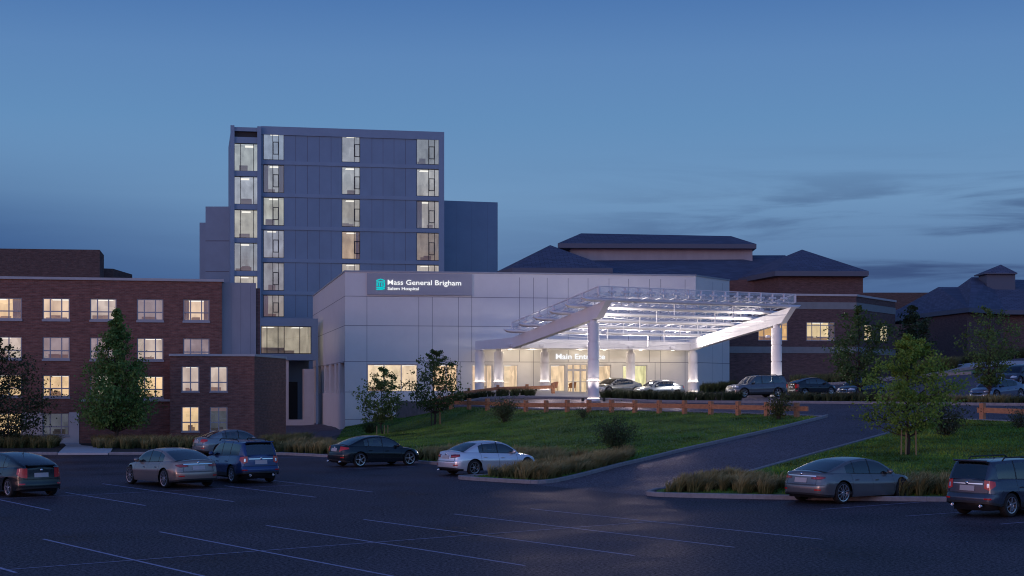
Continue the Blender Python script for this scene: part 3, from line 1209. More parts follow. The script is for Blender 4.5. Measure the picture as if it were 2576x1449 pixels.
WARM = (1.0, .68, .37)
WARM2 = (.86, .62, .42)
PALE = (.62, .51, .43)
DIM = (.30, .25, .265)
NEUT = (.36, .36, .35)
COOL = (.27, .29, .32)

# ------------------------------------------------------------------ brick wing on the left
fb = Fac(XY(-90, 98.0), XY(558.5, 101.2))
bb = thing('brick_building', (-25, 100, 0), 'four storey red brick wing with white-framed windows and a lower brick block in front', 'building')
zt = fb.hit(250, 705)[1]
cols_u = [(-55, 54.8), (106.9, 175.2), (226.3, 293.1), (344.2, 411.0), (460.7, 527.0)]
rows_v = [(748, 802.5), (846, 902), (942, 997)]
ops, wl = [], []
looks = {(0, 0): WARM, (1, 0): WARM2, (2, 0): PALE, (3, 0): DIM, (4, 0): WARM2, (0, 1): PALE, (1, 1): DIM, (2, 1): DIM, (3, 1): PALE, (4, 1): DIM,
         (0, 2): WARM, (1, 2): WARM, (2, 2): PALE, (3, 2): WARM}
for ci, (u0, u1) in enumerate(cols_u):
    for ri, (v0, v1) in enumerate(rows_v):
        if (ci, ri) == (4, 2):
            continue
        dv = ci * 1.2
        r_ = fb.rect(u0, v0 + dv, u1, v1 + dv)
        ops.append(r_)
        wl.append((r_, looks[(ci, ri)]))
g1 = fb.rect(106.9, 1039, 174, 1095)
g0 = fb.rect(-60, 1039, 55, 1094)
ops += [g0, g1]
wl += [(g0, WARM), (g1, (.10, .105, .13))]
pan = fb.rect(-80, 1038, 199, 1121)
mb = MB()
wall_grid(mb, fb, 0, fb.len, -.3, zt, ops)
z_p = [o for o in (g0, g1)]
# pale render panel on the ground floor, 4 cm proud of the brick
for (a0, a1) in ((0, g0[0] - .0), (g0[1], g1[0]), (g1[1], pan[1])):
    fb.box(mb, a0, a1, -.2, pan[3], .0, .04, 1)
for g in (g0, g1):
    fb.box(mb, g[0], g[1], -.2, g[2] - .13, .0, .04, 1)
# side return and rear
e = fb.pt(fb.len, 0)
mb.poly([fb.pt(fb.len, -.3), fb.pt(fb.len, -.3, -25), fb.pt(fb.len, zt, -25), fb.pt(fb.len, zt)])
mb.build('wall', [M['brick'], M['plaster']], bb)
mb = MB()
fb.box(mb, -.1, fb.len + .12, zt + .003, zt + .17, -.45, .12)
mb.build('coping', M['coping'], bb, uv=False)
roof_slab(bb, [fb.pt(0, 0, -.4), fb.pt(fb.len, 0, -.4), fb.pt(fb.len, 0, -25), fb.pt(0, 0, -25)], zt - .1, M['flat_roof'])
for k, (r_, c_) in enumerate(wl):
    window(bb, fb, r_, (.28, .70), (.38,), M['frame_grey'], c_, fw=.075, furnish=2 + k % 2, sill=.13, curtain=.22 if k % 4 == 0 and c_ is not DIM else 0, seed=100 + k)
mb = MB()
r_ = fb.rect(199, 1006, 428, 1010)
fb.box(mb, r_[0], r_[1], r_[2], r_[3] + .03, .003, .14)
mb.build('ledge', M['coping'], bb, uv=False)
# concrete bay and brick end strip
fc = Fac(XY(558.8, 101.6), XY(655, 102.4))
zc = fc.hit(600, 711)[1]
mb = MB()
a_ = fc.hit(644, 800)[0]
mb.poly([fc.pt(0, -.3), fc.pt(a_, -.3), fc.pt(a_, zc), fc.pt(0, zc)])
mb.poly([fc.pt(0, zc), fc.pt(a_, zc), fc.pt(a_, zc, -20), fc.pt(0, zc, -20)])
for x in (.6, 1.25, 1.9):
    seam_v(mb, fc, x, 5, zc - .2, 1, .02)
mb.build('stair_bay', [M['concrete'], M['seam']], bb)
mb = MB()
fc.box(mb, a_ + .002, fc.len, -.3, zc - .35, -12, -.1)
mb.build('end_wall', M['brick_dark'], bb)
# lower block
fl = Fac(XY(428, 98.6), XY(640, 99.6))
fl2 = Fac(XY(640, 99.6), XY(675.5, 103.2))
fl3 = Fac(XY(675.5, 103.2), XY(719, 107.5))
zl = fl.hit(500, 896)[1]
ops, wl = [], []
for (u0, u1) in ((456.5, 501.5), (527.8, 572.5)):
    for (v0, v1, k) in ((921, 985.5, 0), (1022.5, 1086, 1)):
        r_ = fl.rect(u0, v0 + (0 if u0 < 500 else .6), u1, v1)
        ops.append(r_)
        wl.append((r_, WARM if (k == 1 and u0 < 500) else ((.07, .075, .09) if k == 1 else PALE)))
mb = MB()
wall_grid(mb, fl, 0, fl.len, -.3, zl, ops)
for f_ in (fl2, fl3):
    mb.poly([f_.pt(0, -.3), f_.pt(f_.len, -.3), f_.pt(f_.len, zl), f_.pt(0, zl)])
mb.poly([fl.pt(0, -.3, -3), fl.pt(0, -.3), fl.pt(0, zl), fl.pt(0, zl, -3)])
mb.build('lower_block', [M['brick']], bb)
mb = MB()
fl.box(mb, -.08, fl.len + .05, zl + .003, zl + .15, -.35, .09)
fl2.box(mb, .05, fl2.len, zl + .004, zl + .149, -.35, .07)
fl3.box(mb, .0, fl3.len, zl + .0045, zl + .148, -.35, .07)
mb.build('coping', M['coping'], bb, uv=False)
roof_slab(bb, [fl.pt(0, 0, -.3), fl.pt(fl.len, 0, -.3), fl2.pt(fl2.len, 0, -.3), fl3.pt(fl3.len, 0, -.3), fl3.pt(fl3.len, 0, -3.5), fl.pt(0, 0, -2.4)], zl - .1, M['flat_roof'])
for k, (r_, c_) in enumerate(wl):
    window(bb, fl, r_, (.5,), (.37,), M['frame_grey'], c_, fw=.075, furnish=2, sill=.06, seed=300 + k)

# brown brick block far behind on the left
ft = Fac(XY(-120, 148), XY(251, 150))
zt2 = ft.hit(150, 627)[1]
tb = thing('far_brick_block', (-45, 155, 0), 'plain brown brick block rising behind the red brick wing', 'building')
mb = MB()
p2 = Vector(XY(261.5, 156))
p3 = Vector(XY(259, 175))
mb.poly([ft.pt(0, 0), ft.pt(ft.len, 0), ft.pt(ft.len, zt2), ft.pt(0, zt2)])
mb.poly([ft.pt(ft.len, 0), (p2.x, p2.y, 0), (p2.x, p2.y, zt2), ft.pt(ft.len, zt2)])
mb.poly([(p2.x, p2.y, 0), (p3.x, p3.y, 0), (p3.x, p3.y, zt2), (p2.x, p2.y, zt2)])
mb.poly([ft.pt(0, zt2), ft.pt(ft.len, zt2), (p2.x, p2.y, zt2), (p3.x, p3.y, zt2), ft.pt(0, zt2, -25)], 1)
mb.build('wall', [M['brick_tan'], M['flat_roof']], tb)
mb = MB()
q0, q1 = Vector(XY(258, 158)), Vector(XY(284.5, 158.5))
z3 = EZ + (978 - 675) / F * 158
mb.box((q0.x, q0.y, 0), (q1 - q0).to_3d(), (0, 8, 0), (0, 0, z3))
mb.build('side_block', M['brick_tan'], tb)

# ------------------------------------------------------------------ grey tower
tw = thing('hospital_tower', (-20, 178, 0), 'tall grey panelled tower with three columns of lit windows', 'building')
f1 = Fac(XY(656.5, 172.4), XY(1115, 176.4))
f0 = Fac(XY(582, 171.4), XY(656, 172.0))
ztw = f0.hit(582, 319)[1]
zm = f1.hit(661, 322)[1]


def tz(u, v):
    return f1.hit(u, v)[1]


def tx(x): return 471.7 + .4123 * x
def ty(y): return 283 + .4123 * y


ops, wl = [], []
rowsA = [(118, 290), (317, 490), (516, 690), (716, 888), (915, 1087), (1113, 1247)]
rowsB = [(133, 304), (330, 501), (527, 698), (725, 895), (922, 1093)]
rowsC = [(147, 318), (343, 512), (538, 708), (733, 904), (929, 1099)]
tl = [(.22, .26, .33), (.30, .31, .33), (.40, .40, .34), (.26, .28, .33), (.24, .25, .27), (.27, .26, .24),
      (.30, .30, .32), (.34, .34, .34), (.33, .31, .27), (.46, .34, .24), (.5, .46, .40),
      (.24, .245, .255), (.38, .36, .34), (.34, .31, .29), (.24, .20, .17), (.55, .5, .45)]
for (x0, x1, rws, mull, sash) in ((462, 590, rowsA, (.455, .735), (.455, .735)), (941, 1053, rowsB, (.685,), (.69, 1.0)), (1397, 1540, rowsC, (.52, .775), (.52, .775))):
    for (y0, y1) in rws:
        r_ = f1.rect(tx(x0), ty(y0), tx(x1), ty(y1))
        ops.append(r_)
        wl.append((r_, mull, (sash[0], sash[1], .2, .66)))
mb = MB()
wall_grid(mb, f1, 0, f1.len, 0, zm, ops, depth=.12)
for x in (660, 732, 804, 876, 1125, 1193, 1260, 1330):
    seam_v(mb, f1, f1.hit(tx(x), 500)[0], 12, zm - .6, 1, .05)
mb.build('wall', [M['tower'], M['seam_t']], tw)
mb = MB()
for (ya, yb) in ((292, 317), (490, 515), (690, 715), (889, 914), (1088, 1112)):
    z1, z0 = f1.hit(tx(461), ty(ya))[1], f1.hit(tx(461), ty(yb))[1]
    a1 = f1.len + .06
    z1 -= .03
    z0 += .03
    f1.box(mb, 0, a1, z0, z1, .004, .10)
f1.box(mb, 0, f1.len + .1, zm - .75, zm + .2, .004, .14)
f1.box(mb, f1.len - .55, f1.len + .1, 0, zm - .752, .004, .12)
mb.build('floor_band', M['tower_band'], tw, uv=False)
for k, (r_, mull, sash) in enumerate(wl):
    window(tw, f1, r_, mull, (), M['frame_dark'], tl[k], depth=.12, fw=.07, room=2.2, furnish=(k % 3), sash=sash, curtain=(.24 if k % 4 == 1 else 0), seed=500 + k)
# corner stair bay
ops, wl = [], []
for (y0, y1) in ((185, 357), (387, 560), (590, 765), (793, 967), (995, 1165)):
    r_ = f0.rect(tx(284), ty(y0), tx(441), ty(y1))
    ops.append(r_)
    wl.append(r_)
vent = f0.rect(tx(285), ty(112), tx(436), ty(150))
mb = MB()
wall_grid(mb, f0, 0, f0.len, 0, ztw, ops + [vent], depth=.35)
mb.poly([f0.pt(vent[0], vent[2], -.35), f0.pt(vent[1], vent[2], -.35), f0.pt(vent[1], vent[3], -.35), f0.pt(vent[0], vent[3], -.35)], 1)
sb = Vector(XY(574.5, 186))
mb.poly([(sb.x, sb.y, 0), f0.pt(0, 0), f0.pt(0, ztw), (sb.x, sb.y, ztw)])
mb.poly([f0.pt(f0.len, 0), f0.pt(f0.len, 0, -2), f0.pt(f0.len, ztw, -2), f0.pt(f0.len, ztw)])
mb.poly([f0.pt(0, ztw), f0.pt(f0.len, ztw), f0.pt(f0.len, ztw, -14), (sb.x, sb.y, ztw)])
mb.build('corner_bay', [M['tower_band'], M['void']], tw)
mb = MB()
f0.box(mb, -.1, .35, 0, ztw + .15, .003, .22)
f0.box(mb, f0.len - .4, f0.len + .05, 0, ztw + .12, .003, .22)
mb.build('pier', M['tower_band'], tw, uv=False)
for k, r_ in enumerate(wl):
    window(tw, f0, r_, (.25, .76), (), M['frame_dark'], ((.36, .38, .36), (.34, .36, .40), (.42, .40, .33), (.27, .30, .33), (.5, .46, .38))[k], depth=.35, fw=.07, room=3, furnish=3, seed=600 + k)
roof_slab(tw, [f1.pt(0, 0), f1.pt(f1.len, 0), f1.pt(f1.len, 0, -14), f1.pt(0, 0, -14)], zm, M['flat_roof'])
mb = MB()
mb.poly([f1.pt(f1.len, 0), f1.pt(f1.len, 0, -14), f1.pt(f1.len, zm, -14), f1.pt(f1.len, zm)])
mb.build('side_wall', M['tower'], tw)
# set-back wings
for (u0, u1, D0, D1, v, nm, m_) in ((1108, 1252, 186, 188, 506.5, 'set_back_wing', 'tower_band'), (517, 590, 182, 182, 519.5, 'side_wing', 'tower_band'), (502, 530, 190, 190, 560, 'outer_wing', 'tower_band')):
    f_ = Fac(XY(u0, D0), XY(u1, D1))
    z_ = f_.hit((u0 + u1) / 2, v)[1]
    mb = MB()
    f_.box(mb, 0, f_.len, 0, z_, -12, 0)
    if nm == 'side_wing':
        for vv in (606, 683):
            seam_h(mb, f_, f_.hit(540, vv)[1], 0, f_.len, 1, .1)
    if nm == 'set_back_wing':
        for a_ in range(2, int(f_.len), 2):
            seam_v(mb, f_, a_, 0, z_ - .3, 1, .02)
    mb.build(nm, [M[m_], M['seam_t']], tw)

# glazed link and service bay between the brick wing and the white pavilion
lk = thing('link_building', (-22, 152, 0), 'glazed link with a dark service bay between brick wing and white pavilion', 'building')
fk = Fac(XY(640, 150), XY(800, 152))
gl0 = fk.rect(656.5, 819.5, 783.5, 890)
zk = fk.hit(700, 800)[1]
bay = fk.rect(700, 906, 795, 1082)
mb = MB()
wall_grid(mb, fk, 0, fk.len, 0, zk, [gl0, (bay[0], bay[1], 0.0, bay[3])], depth=.15)
mb.poly([fk.pt(0, zk), fk.pt(fk.len, zk), fk.pt(fk.len, zk, -12), fk.pt(0, zk, -12)])
mb.build('wall', [M['tower'], M['seam']], lk)
window(lk, fk, gl0, (.12, .34, .46, .77), (), M['frame_dark'], (.42, .36, .27), depth=.15, fw=.07, room=3.5, furnish=4, seed=71)
mb = MB()
f_ = fk
for q in ((bay[0], bay[1], 0, bay[3]),):
    mb.poly([f_.pt(q[0], q[2], -4), f_.pt(q[1], q[2], -4), f_.pt(q[1], q[3], -4), f_.pt(q[0], q[3], -4)])
    mb.poly([f_.pt(q[0], q[3], -4), f_.pt(q[1], q[3], -4), f_.pt(q[1], q[3], -.16), f_.pt(q[0], q[3], -.16)])
    mb.poly([f_.pt(q[0], 0, -4), f_.pt(q[0], q[3], -4), f_.pt(q[0], q[3], -.16), f_.pt(q[0], 0, -.16)])
mb.build('service_bay', M['tower'], lk, uv=False)
mb = MB()
d0 = fk.rect(721, 905, 727, 1075)
fk.box(mb, d0[0], d0[1], 0, d0[3], -.6, -.2)
d1 = fk.rect(727, 1056, 792, 1079)
fk.box(mb, d1[0], d1[1], 0, d1[3], -1.2, -.2)
d2 = fk.rect(766, 928, 792, 1056)
fk.box(mb, d2[0], d2[1], d1[3] + .003, d2[3], -1.2, -.2)
mb.build('bay_surround', M['plaster'], lk, uv=False)
mb = MB()
d3 = fk.rect(733, 960, 764, 1054)
fk.box(mb, d3[0], d3[1], d1[3] + .01, d3[3], -3.9, -3.5)
mb.build('roller_door', M['void'], lk, uv=False)

# ------------------------------------------------------------------ white entrance pavilion
wp = thing('entrance_pavilion', (0, 133, 0), 'white panelled hospital entrance pavilion with wide lit ground floor windows', 'building')
fw_ = Fac(XY(868, 130), XY(1750, 135))
fch = Fac(XY(1750, 135), XY(1835, 141))
fls = Fac(XY(787, 165), XY(868, 130))
zw = fw_.hit(868, 684)[1]


def wx(x): return 754.7 + .3906 * x
def wy(y): return 660.4 + .3906 * y


ZF = 3.42
seam_z = [11.72, 9.18, 6.06, 3.42, 1.05]
W_ops = []
for (u0, u1, v0) in ((923.4, 1050.8, 916), (1087.5, 1151, 916.5), (1186.7, 1239, 917), (1266.4, 1303.5, 917.3), (1384.2, 1422.6, 917.3), (1424, 1479.3, 916), (1480.6, 1537.5, 917.4), (1566, 1628.5, 917.8)):
    a0, z1 = fw_.hit(u0, v0)
    a1 = fw_.hit(u1, v0)[0]
    W_ops.append((a0, a1, ZF + .02, z1))
mb = MB()
wall_grid(mb, fw_, 0, fw_.len, -.3, zw, W_ops, depth=.2)
wall_grid(mb, fch, 0, fch.len, 2.0, zw, [])
slots = []
for (x0, x1) in ((92, 103), (121, 133), (142, 155), (163, 185), (197, 221), (232, 246), (257, 284)):
    a0, a1 = fls.hit(wx(x0), 950)[0], fls.hit(wx(x1), 950)[0]
    slots.append((a0, a1, 3.3, 6.0))
wall_grid(mb, fls, 0, fls.len, -.3, zw, slots, depth=.55, mi=0)
for s_ in slots:
    mb.poly([fls.pt(s_[0], s_[2], -.55), fls.pt(s_[1], s_[2], -.55), fls.pt(s_[1], s_[3], -.55), fls.pt(s_[0], s_[3], -.55)], 2)
for z in seam_z:
    full = z not in (3.42, 1.05)
    if z == 6.06 or full:
        seam_h(mb, fw_, z, 0, fw_.len, 1)
        seam_h(mb, fls, z, 0, fls.len, 1)
    else:
        a_end = W_ops[0][0] if z == 3.42 else fw_.hit(1030, 1054)[0]
        seam_h(mb, fw_, z, 0, a_end, 1)
    if full or z == 6.06:
        seam_h(mb, fch, z, 0, fch.len, 1)


def wv(x, zlo, zhi, f_=fw_):
    a = f_.hit(wx(x), 800)[0]
    seam_v(mb, f_, a, zlo, zhi, 1)


wv(431, -.3, seam_z[0])
for x in (765, 852, 1020):
    wv(x, seam_z[2] + .02, seam_z[0] - .02)
wv(1106, seam_z[2], zw - .3)
for k, x in enumerate((1414, 1504, 1592, 1727, 1855, 1990, 2116, 2250, 2323, 2480)):
    wv(x, seam_z[2] + (.0 if k % 2 else .02), zw - .3)
for x in (1020 + 12, 1504, 1727 + 560, 2323, 2480):
    wv(x, ZF, seam_z[2] - .02)
for u in (1793, 1817):
    a = fch.hit(u, 800)[0]
    seam_v(mb, fch, a, 3.2, zw - .3, 1)
# back and roof
bk = [fls.pt(0, 0), fw_.pt(0, 0), fw_.pt(fw_.len, 0), fch.pt(fch.len, 0), (22, 168, 0)]
mb.poly([fch.pt(fch.len, 2), (22, 168, 2), (22, 168, zw), fch.pt(fch.len, zw)])
mb.build('wall', [M['white'], M['seam'], M['void']], wp)
roof_slab(wp, bk, zw - .12, M['flat_roof'])
mb = MB()
for f_ in (fls, fw_, fch):
    f_.box(mb, (0 if f_ is fls else .02), f_.len - .02, zw + .002, zw + .14, -.3, .06)
mb.build('parapet_cap', M['frame_grey'], wp, uv=False)
LOB = (1.05, .76, .46)
for k, r_ in enumerate(W_ops):
    if k == 5:
        continue
    cols_ = {0: (.335, .675), 1: (.55,), 2: (.33, .7), 3: (), 4: (), 6: (), 7: (.38,)}[k]
    window(wp, fw_, r_, cols_, (), M['frame_alu'], {0: (1.05, .80, .52), 1: (1.05, .72, .40), 2: (.9, .62, .40), 3: (1.0, .72, .44), 7: (1.05, .95, .50)}.get(k, LOB), depth=.2, fw=.09,
           room=3.5, furnish=2 if k not in (4, 6) else 0, seed=800 + k, name='window')
# sliding entrance doors
dr = W_ops[5]
mb = MB()
W_ = dr[1] - dr[0]
hz = dr[2] + (dr[3] - dr[2]) * .80
for q in ((dr[0], dr[0] + .16, dr[2], dr[3]), (dr[1] - .16, dr[1], dr[2], dr[3]), (dr[0] + .16, dr[1] - .16, dr[3] - .06, dr[3]), (dr[0] + .16, dr[1] - .16, hz - .12, hz + .06)):
    fw_.box(mb, *q, -.18, -.02)
for c in (.33, .66):
    x = dr[0] + W_ * c
    fw_.box(mb, x - .06, x + .06, hz + .062, dr[3] - .062, -.17, -.03)
    fw_.box(mb, x - .07, x + .07, dr[2], hz - .122, -.17, -.03)
fw_.box(mb, dr[0] + .16, dr[1] - .16, dr[2] + .85, dr[2] + .91, -.165, -.12)
do = mb.build('sliding_door', M['frame_alu'], wp, uv=False)
pm = MB()
pm.poly([fw_.pt(dr[0] + .1, dr[2] + .02, -.15), fw_.pt(dr[1] - .1, dr[2] + .02, -.15), fw_.pt(dr[1] - .1, dr[3] - .03, -.15), fw_.pt(dr[0] + .1, dr[3] - .03, -.15)])
pm.build('pane', M['pane'], do, uv=False, origin=wloc(wp))
rm_ = MB()
A = [fw_.pt(a, z, -.19) for a, z in ((dr[0], dr[2]), (dr[1], dr[2]), (dr[1], dr[3]), (dr[0], dr[3]))]
B = [fw_.pt(a, z, -4.2) for a, z in ((dr[0], dr[2]), (dr[1], dr[2]), (dr[1], dr[3]), (dr[0], dr[3]))]
rm_.poly(B)
for k in range(4):
    rm_.poly([A[k], A[(k + 1) % 4], B[(k + 1) % 4], B[k]])
ro = rm_.build('room', M['room'], do, uv=False, origin=wloc(wp))
ro.color = (*LOB, 1)


# ------------------------------------------------------------------ lettering
def text_mesh(s, size, weight=0.0, spacing=1.0):
    cu = bpy.data.curves.new('lettering', 'FONT')
    cu.body = s
    cu.size = size
    cu.offset = weight
    cu.space_character = spacing
    cu.resolution_u = 3
    cu.extrude = .02
    o = bpy.data.objects.new('lettering', cu)
    COL.objects.link(o)
    bpy.context.view_layer.update()
    me = bpy.data.meshes.new_from_object(o.evaluated_get(bpy.context.evaluated_depsgraph_get()))
    bpy.data.objects.remove(o)
    return me


def place_text(me, f, a0, a1, zb, cap, off, m_, parent, name):
    """fit text mesh between a0..a1 with its baseline at zb and capital height cap on facade f"""
    co = np.array([v.co[:] for v in me.vertices])
    w0, w1 = co[:, 0].min(), co[:, 0].max()
    sx = (a1 - a0) / (w1 - w0)
    # capital height of the built-in font is ~0.73 of size; take it from the first letter
    h = cap / place_text.cap
    org = wloc(parent) if parent else Vector((0, 0, 0))
    for v, c in zip(me.vertices, co):
        p = f.pt(a0 + (c[0] - w0) * sx, zb + c[1] * h, off + c[2])
        v.co = p - org
    me.materials.clear()
    me.materials.append(m_)
    return link_mesh(name, me, parent)


place_text.cap = .729
sr = fw_.rect(wx(431), wy(68), wx(1106), wy(222))
sg = thing('hospital_sign', fw_.pt((sr[0] + sr[1]) / 2, sr[2], .1), 'long grey hospital sign with teal temple emblem and glowing white name', 'sign')
mb = MB()
fw_.box(mb, sr[0], sr[1], 11.86, zw - .08, .012, .16)
mb.build('sign_panel', M['sign'], sg, uv=False)


def s7(x, y):
    return fw_.hit(912 + .1221 * x, 673 + .1221 * y)


def s7a(x): return s7(x, 300)[0]


zb1 = (s7(515, 350)[1])
cap1 = s7(515, 245)[1] - zb1
place_text(text_mesh('Mass General Brigham', 1.0, .003), fw_, s7a(515), s7a(2025), zb1 - .02, cap1, .20, M['letter'], sg, 'lettering')
zb2 = s7(515, 462)[1]
cap2 = s7(515, 400)[1] - zb2
place_text(text_mesh('Salem Hospital', 1.0, .003), fw_, s7a(515), s7a(1155), zb2, cap2, .20, M['letter'], sg, 'lettering')
em = MB()


def eq(pts):
    q = [s7(x, y) for x, y in pts]
    fr = [fw_.pt(a, z, .22) for a, z in q]
    bk_ = [fw_.pt(a, z, .18) for a, z in q]
    em.poly(fr)
    for k in range(len(q)):
        em.poly([bk_[k], bk_[(k + 1) % len(q)], fr[(k + 1) % len(q)], fr[k]])


eq([(283, 284), (283, 262), (370, 234), (370, 252)])
eq([(370, 252), (370, 234), (459, 266), (459, 284)])
eq([(283, 311), (283, 290), (459, 290), (459, 311)])
for x0, x1 in ((286, 308), (333, 356), (383, 406), (432, 459)):
    eq([(x0, 392), (x0, 320), (x1, 320), (x1, 388)])
eq([(283, 425), (283, 404), (380, 404), (380, 427)])
eq([(380, 427), (380, 404), (459, 388), (459, 408)])
eq([(283, 463), (283, 440), (360, 434), (400, 462)])
eq([(400, 462), (360, 434), (457, 428), (457, 445)])
em.build('emblem', M['teal'], sg, uv=False)


def s8(x, y):
    return fw_.hit(1320.8 + .1465 * x, 849 + .1465 * y)


zb = s8(528, 370)[1]
es = thing('entrance_lettering', fw_.pt(s8(950, 300)[0], zb, .1), 'white glowing Main Entrance letters above the sliding doors', 'sign')
place_text(text_mesh('Main Entrance', 1.0, .012), fw_, s8(528, 300)[0], s8(1372, 300)[0], zb, s8(528, 276)[1] - zb, .06, M['letter'], es, 'lettering')
# ------------------------------------------------------------------ entrance canopy
CO = Vector((6.07, 112.0))
CE = Vector((15.23, 9.0)).normalized()
CRV = Vector((-CE.y, CE.x))
CW = 17.69


def cp(a, l, z):
    q = CO + CE * a + CRV * l
    return Vector((q.x, q.y, z))


def rz_(l): return 9.82 - .174 * l     # top of the rafters
can = thing('entrance_canopy', (8, 121, 0), 'white steel canopy with glass roof on round lit columns over the entrance drive', 'canopy')
for a, back in ((0.0, 17.6), (CW, 11.6)):
    mb = MB()
    w2 = .28
    prof = [(-2.1, rz_(-2.1)), (11.4, rz_(11.4) + .02), (back, rz_(11.4) - .12)]
    low = [(-.9, rz_(-.9) - 1.02), (11.5, rz_(11.5) - .83), (back, rz_(11.5) - .83)]
    top = [cp(a, *p) for p in prof]
    bot = [cp(a, *p) for p in low]
    off = (CE * w2).to_3d()
    for sgn in (-1, 1):
        tp = [p + off * sgn for p in top]
        bt = [p + off * sgn for p in bot]
        for k in range(2):
            q = [bt[k], bt[k + 1], tp[k + 1], tp[k]]
            mb.poly(q if sgn < 0 else q[::-1])
    for k in range(2):
        mb.poly([top[k] - off, top[k] + off, top[k + 1] + off, top[k + 1] - off])
        mb.poly([bot[k] - off, bot[k + 1] - off, bot[k + 1] + off, bot[k] + off])
    mb.poly([top[0] - off, bot[0] - off, bot[0] + off, top[0] + off])
    mb.poly([top[2] - off, top[2] + off, bot[2] + off, bot[2] - off])
    mb.build('rafter', M['canopy'], can, uv=False)
zb0 = rz_(11.4)
mb = MB()
q = cp(.3, 11.0, zb0 - .80)
mb.box(q, (CE * (CW - .6)).to_3d(), (CRV * .5).to_3d(), (0, 0, .72))
mb.build('lintel_beam', M['canopy'], can, uv=False)
# flat soffit between lintel and facade
mb = MB()
zs = zb0 - .71
lo = [cp(-.5, 11.4, 0), cp(CW - 1.2, 11.4, 0), None, None]
s1, s0 = fw_.hit(1742, 900)[0], fw_.hit(1196, 900)[0]
ring = [lo[0], lo[1], fw_.pt(s1, 0, .02), fw_.pt(s0, 0, .02)]
b_ = [Vector((p.x, p.y, zs)) for p in ring]
t_ = [Vector((p.x, p.y, zs + .2)) for p in ring]
mb.poly(b_[::-1])
mb.poly(t_)
for k in range(4):
    mb.poly([b_[k], b_[(k + 1) % 4], t_[(k + 1) % 4], t_[k]])
mb.build('soffit', M['canopy'], can, uv=False)
# purlins, struts and tie rods
PL = [-1.5, .75, 3.0, 5.25, 7.5, 9.76]
for k, l in enumerate(PL):
    z = rz_(l) + .17
    mb = MB()
    rows = []
    n = 12
    for (a, sc) in ((-2.05, .15), (-1.75, .8), (-1.3, 1.0), (CW + .5, 1.0), (CW + .95, .8), (CW + 1.2, .15)):
        row = []
        for j in range(n + 1):
            t = 2 * math.pi * j / n
            zz = math.sin(t) * .15 * sc + (.15 * (1 - sc))
            row.append(cp(a, l + math.cos(t) * .24 * sc, z + zz))
        rows.append(row)
    mb.grid(rows, flip=True)
    pb = mb
    mb = MB()
    s_a, s_b = CW * .36, CW * .68
    zd = z - 1.05
    for s_ in (s_a, s_b):
        mb.tube([cp(s_, l, z - .1), cp(s_, l, zd)], .045, 6)
    for p0, p1 in (((.35, rz_(l) - .5), (s_a, zd + .05)), ((s_a, zd + .05), (s_b, zd + .05)), ((s_b, zd + .05), (CW - .35, rz_(l) - .5))):
        mb.tube([cp(p0[0], l, p0[1]), cp(p1[0], l, p1[1])], .022, 5)
    mb.build('tie_rod', M['canopy'], can, uv=False)
    for j in range(16):
        a = -.6 + (CW + .6) * j / 15
        pb.cbox(cp(a, l, z + .24), .07, .07, .26, 1)
        pb.box(cp(a - .16, l - .03, z + .345), (CE * .32).to_3d(), (CRV * .06).to_3d(), (0, 0, .05), 1)
    po = pb.build('purlin', [M['canopy'], M['steel']], can, uv=False)
    for p in po.data.polygons:
        p.use_smooth = p.material_index == 0
# glass roof: bays between posts
mb = MB()
for j in range(15):
    a0 = -1.0 + (CW + 1.0) * j / 15 + .01
    a1 = -1.0 + (CW + 1.0) * (j + 1) / 15 - .01
    for l0, l1 in zip([-2.2, .75, 3.0, 5.25, 7.5], [.73, 2.98, 5.23, 7.48, 10.3]):
        mb.poly([cp(a0, l0, rz_(l0) + .58), cp(a1, l0, rz_(l0) + .58), cp(a1, l1, rz_(l1) + .58), cp(a0, l1, rz_(l1) + .58)])
mb.build('glass_roof', M['edge_glass'], can, uv=False)
mb = MB()
for j in range(1, 15):
    a = -1.0 + (CW + 1.0) * j / 15
    mb.box(cp(a - .03, -2.2, rz_(-2.2) + .50), (CE * .06).to_3d(), (CRV * 12.5).to_3d() + Vector((0, 0, -.174 * 12.5)), (0, 0, .05))
mb.build('glazing_bar', M['canopy'], can, uv=False)
# glass upstand at the front and the left edge
mb = MB()
gm = MB()


def upstand(pa, pb, n):
    """pa, pb: (a, l) ends; z follows the roof slope"""
    za, zb_ = rz_(pa[1]) + .32, rz_(pb[1]) + .32
    A, B = cp(pa[0], pa[1], za), cp(pb[0], pb[1], zb_)
    d = B - A
    hgt = .62
    gm.poly([A, B, B + Vector((0, 0, hgt)), A + Vector((0, 0, hgt))])
    up = Vector((0, 0, 1))
    side = d.cross(up).normalized() * .05
    mb.box(A + Vector((0, 0, hgt)) - side, d, side * 2, (0, 0, .06))
    mb.box(A + Vector((0, 0, -.03)) - side * .6, d, side * 1.2, (0, 0, .03))
    dn = d.normalized()
    for k in range(n + 1):
        q = A + d * (k / n)
        mb.box(q - dn * .05 - side * 1.3, dn * .10, side * 2.6, (0, 0, hgt))
        if 0 < k < n:
            mb.box(q - dn * .25 - side * 1.5 + Vector((0, 0, .22)), dn * .5, side * 3.0, (0, 0, .13))
            for s_ in (-1, 1):
                c = q + dn * .25 * s_ + Vector((0, 0, .285))
                mb.lathe([(0, -.07), (.085, -.08), (.085, .08), (0, .07)], c, side.normalized(), 8)


upstand((-1.0, -2.25), (CW, -2.25), 16)
upstand((-1.0, 10.2), (-1.0, -2.2), 6)
upstand((CW, -2.2), (CW, 10.2), 6)
mb.build('roof_edge_frame', M['canopy'], can, uv=False)
gm.build('edge_glass', M['edge_glass'], can, uv=False)

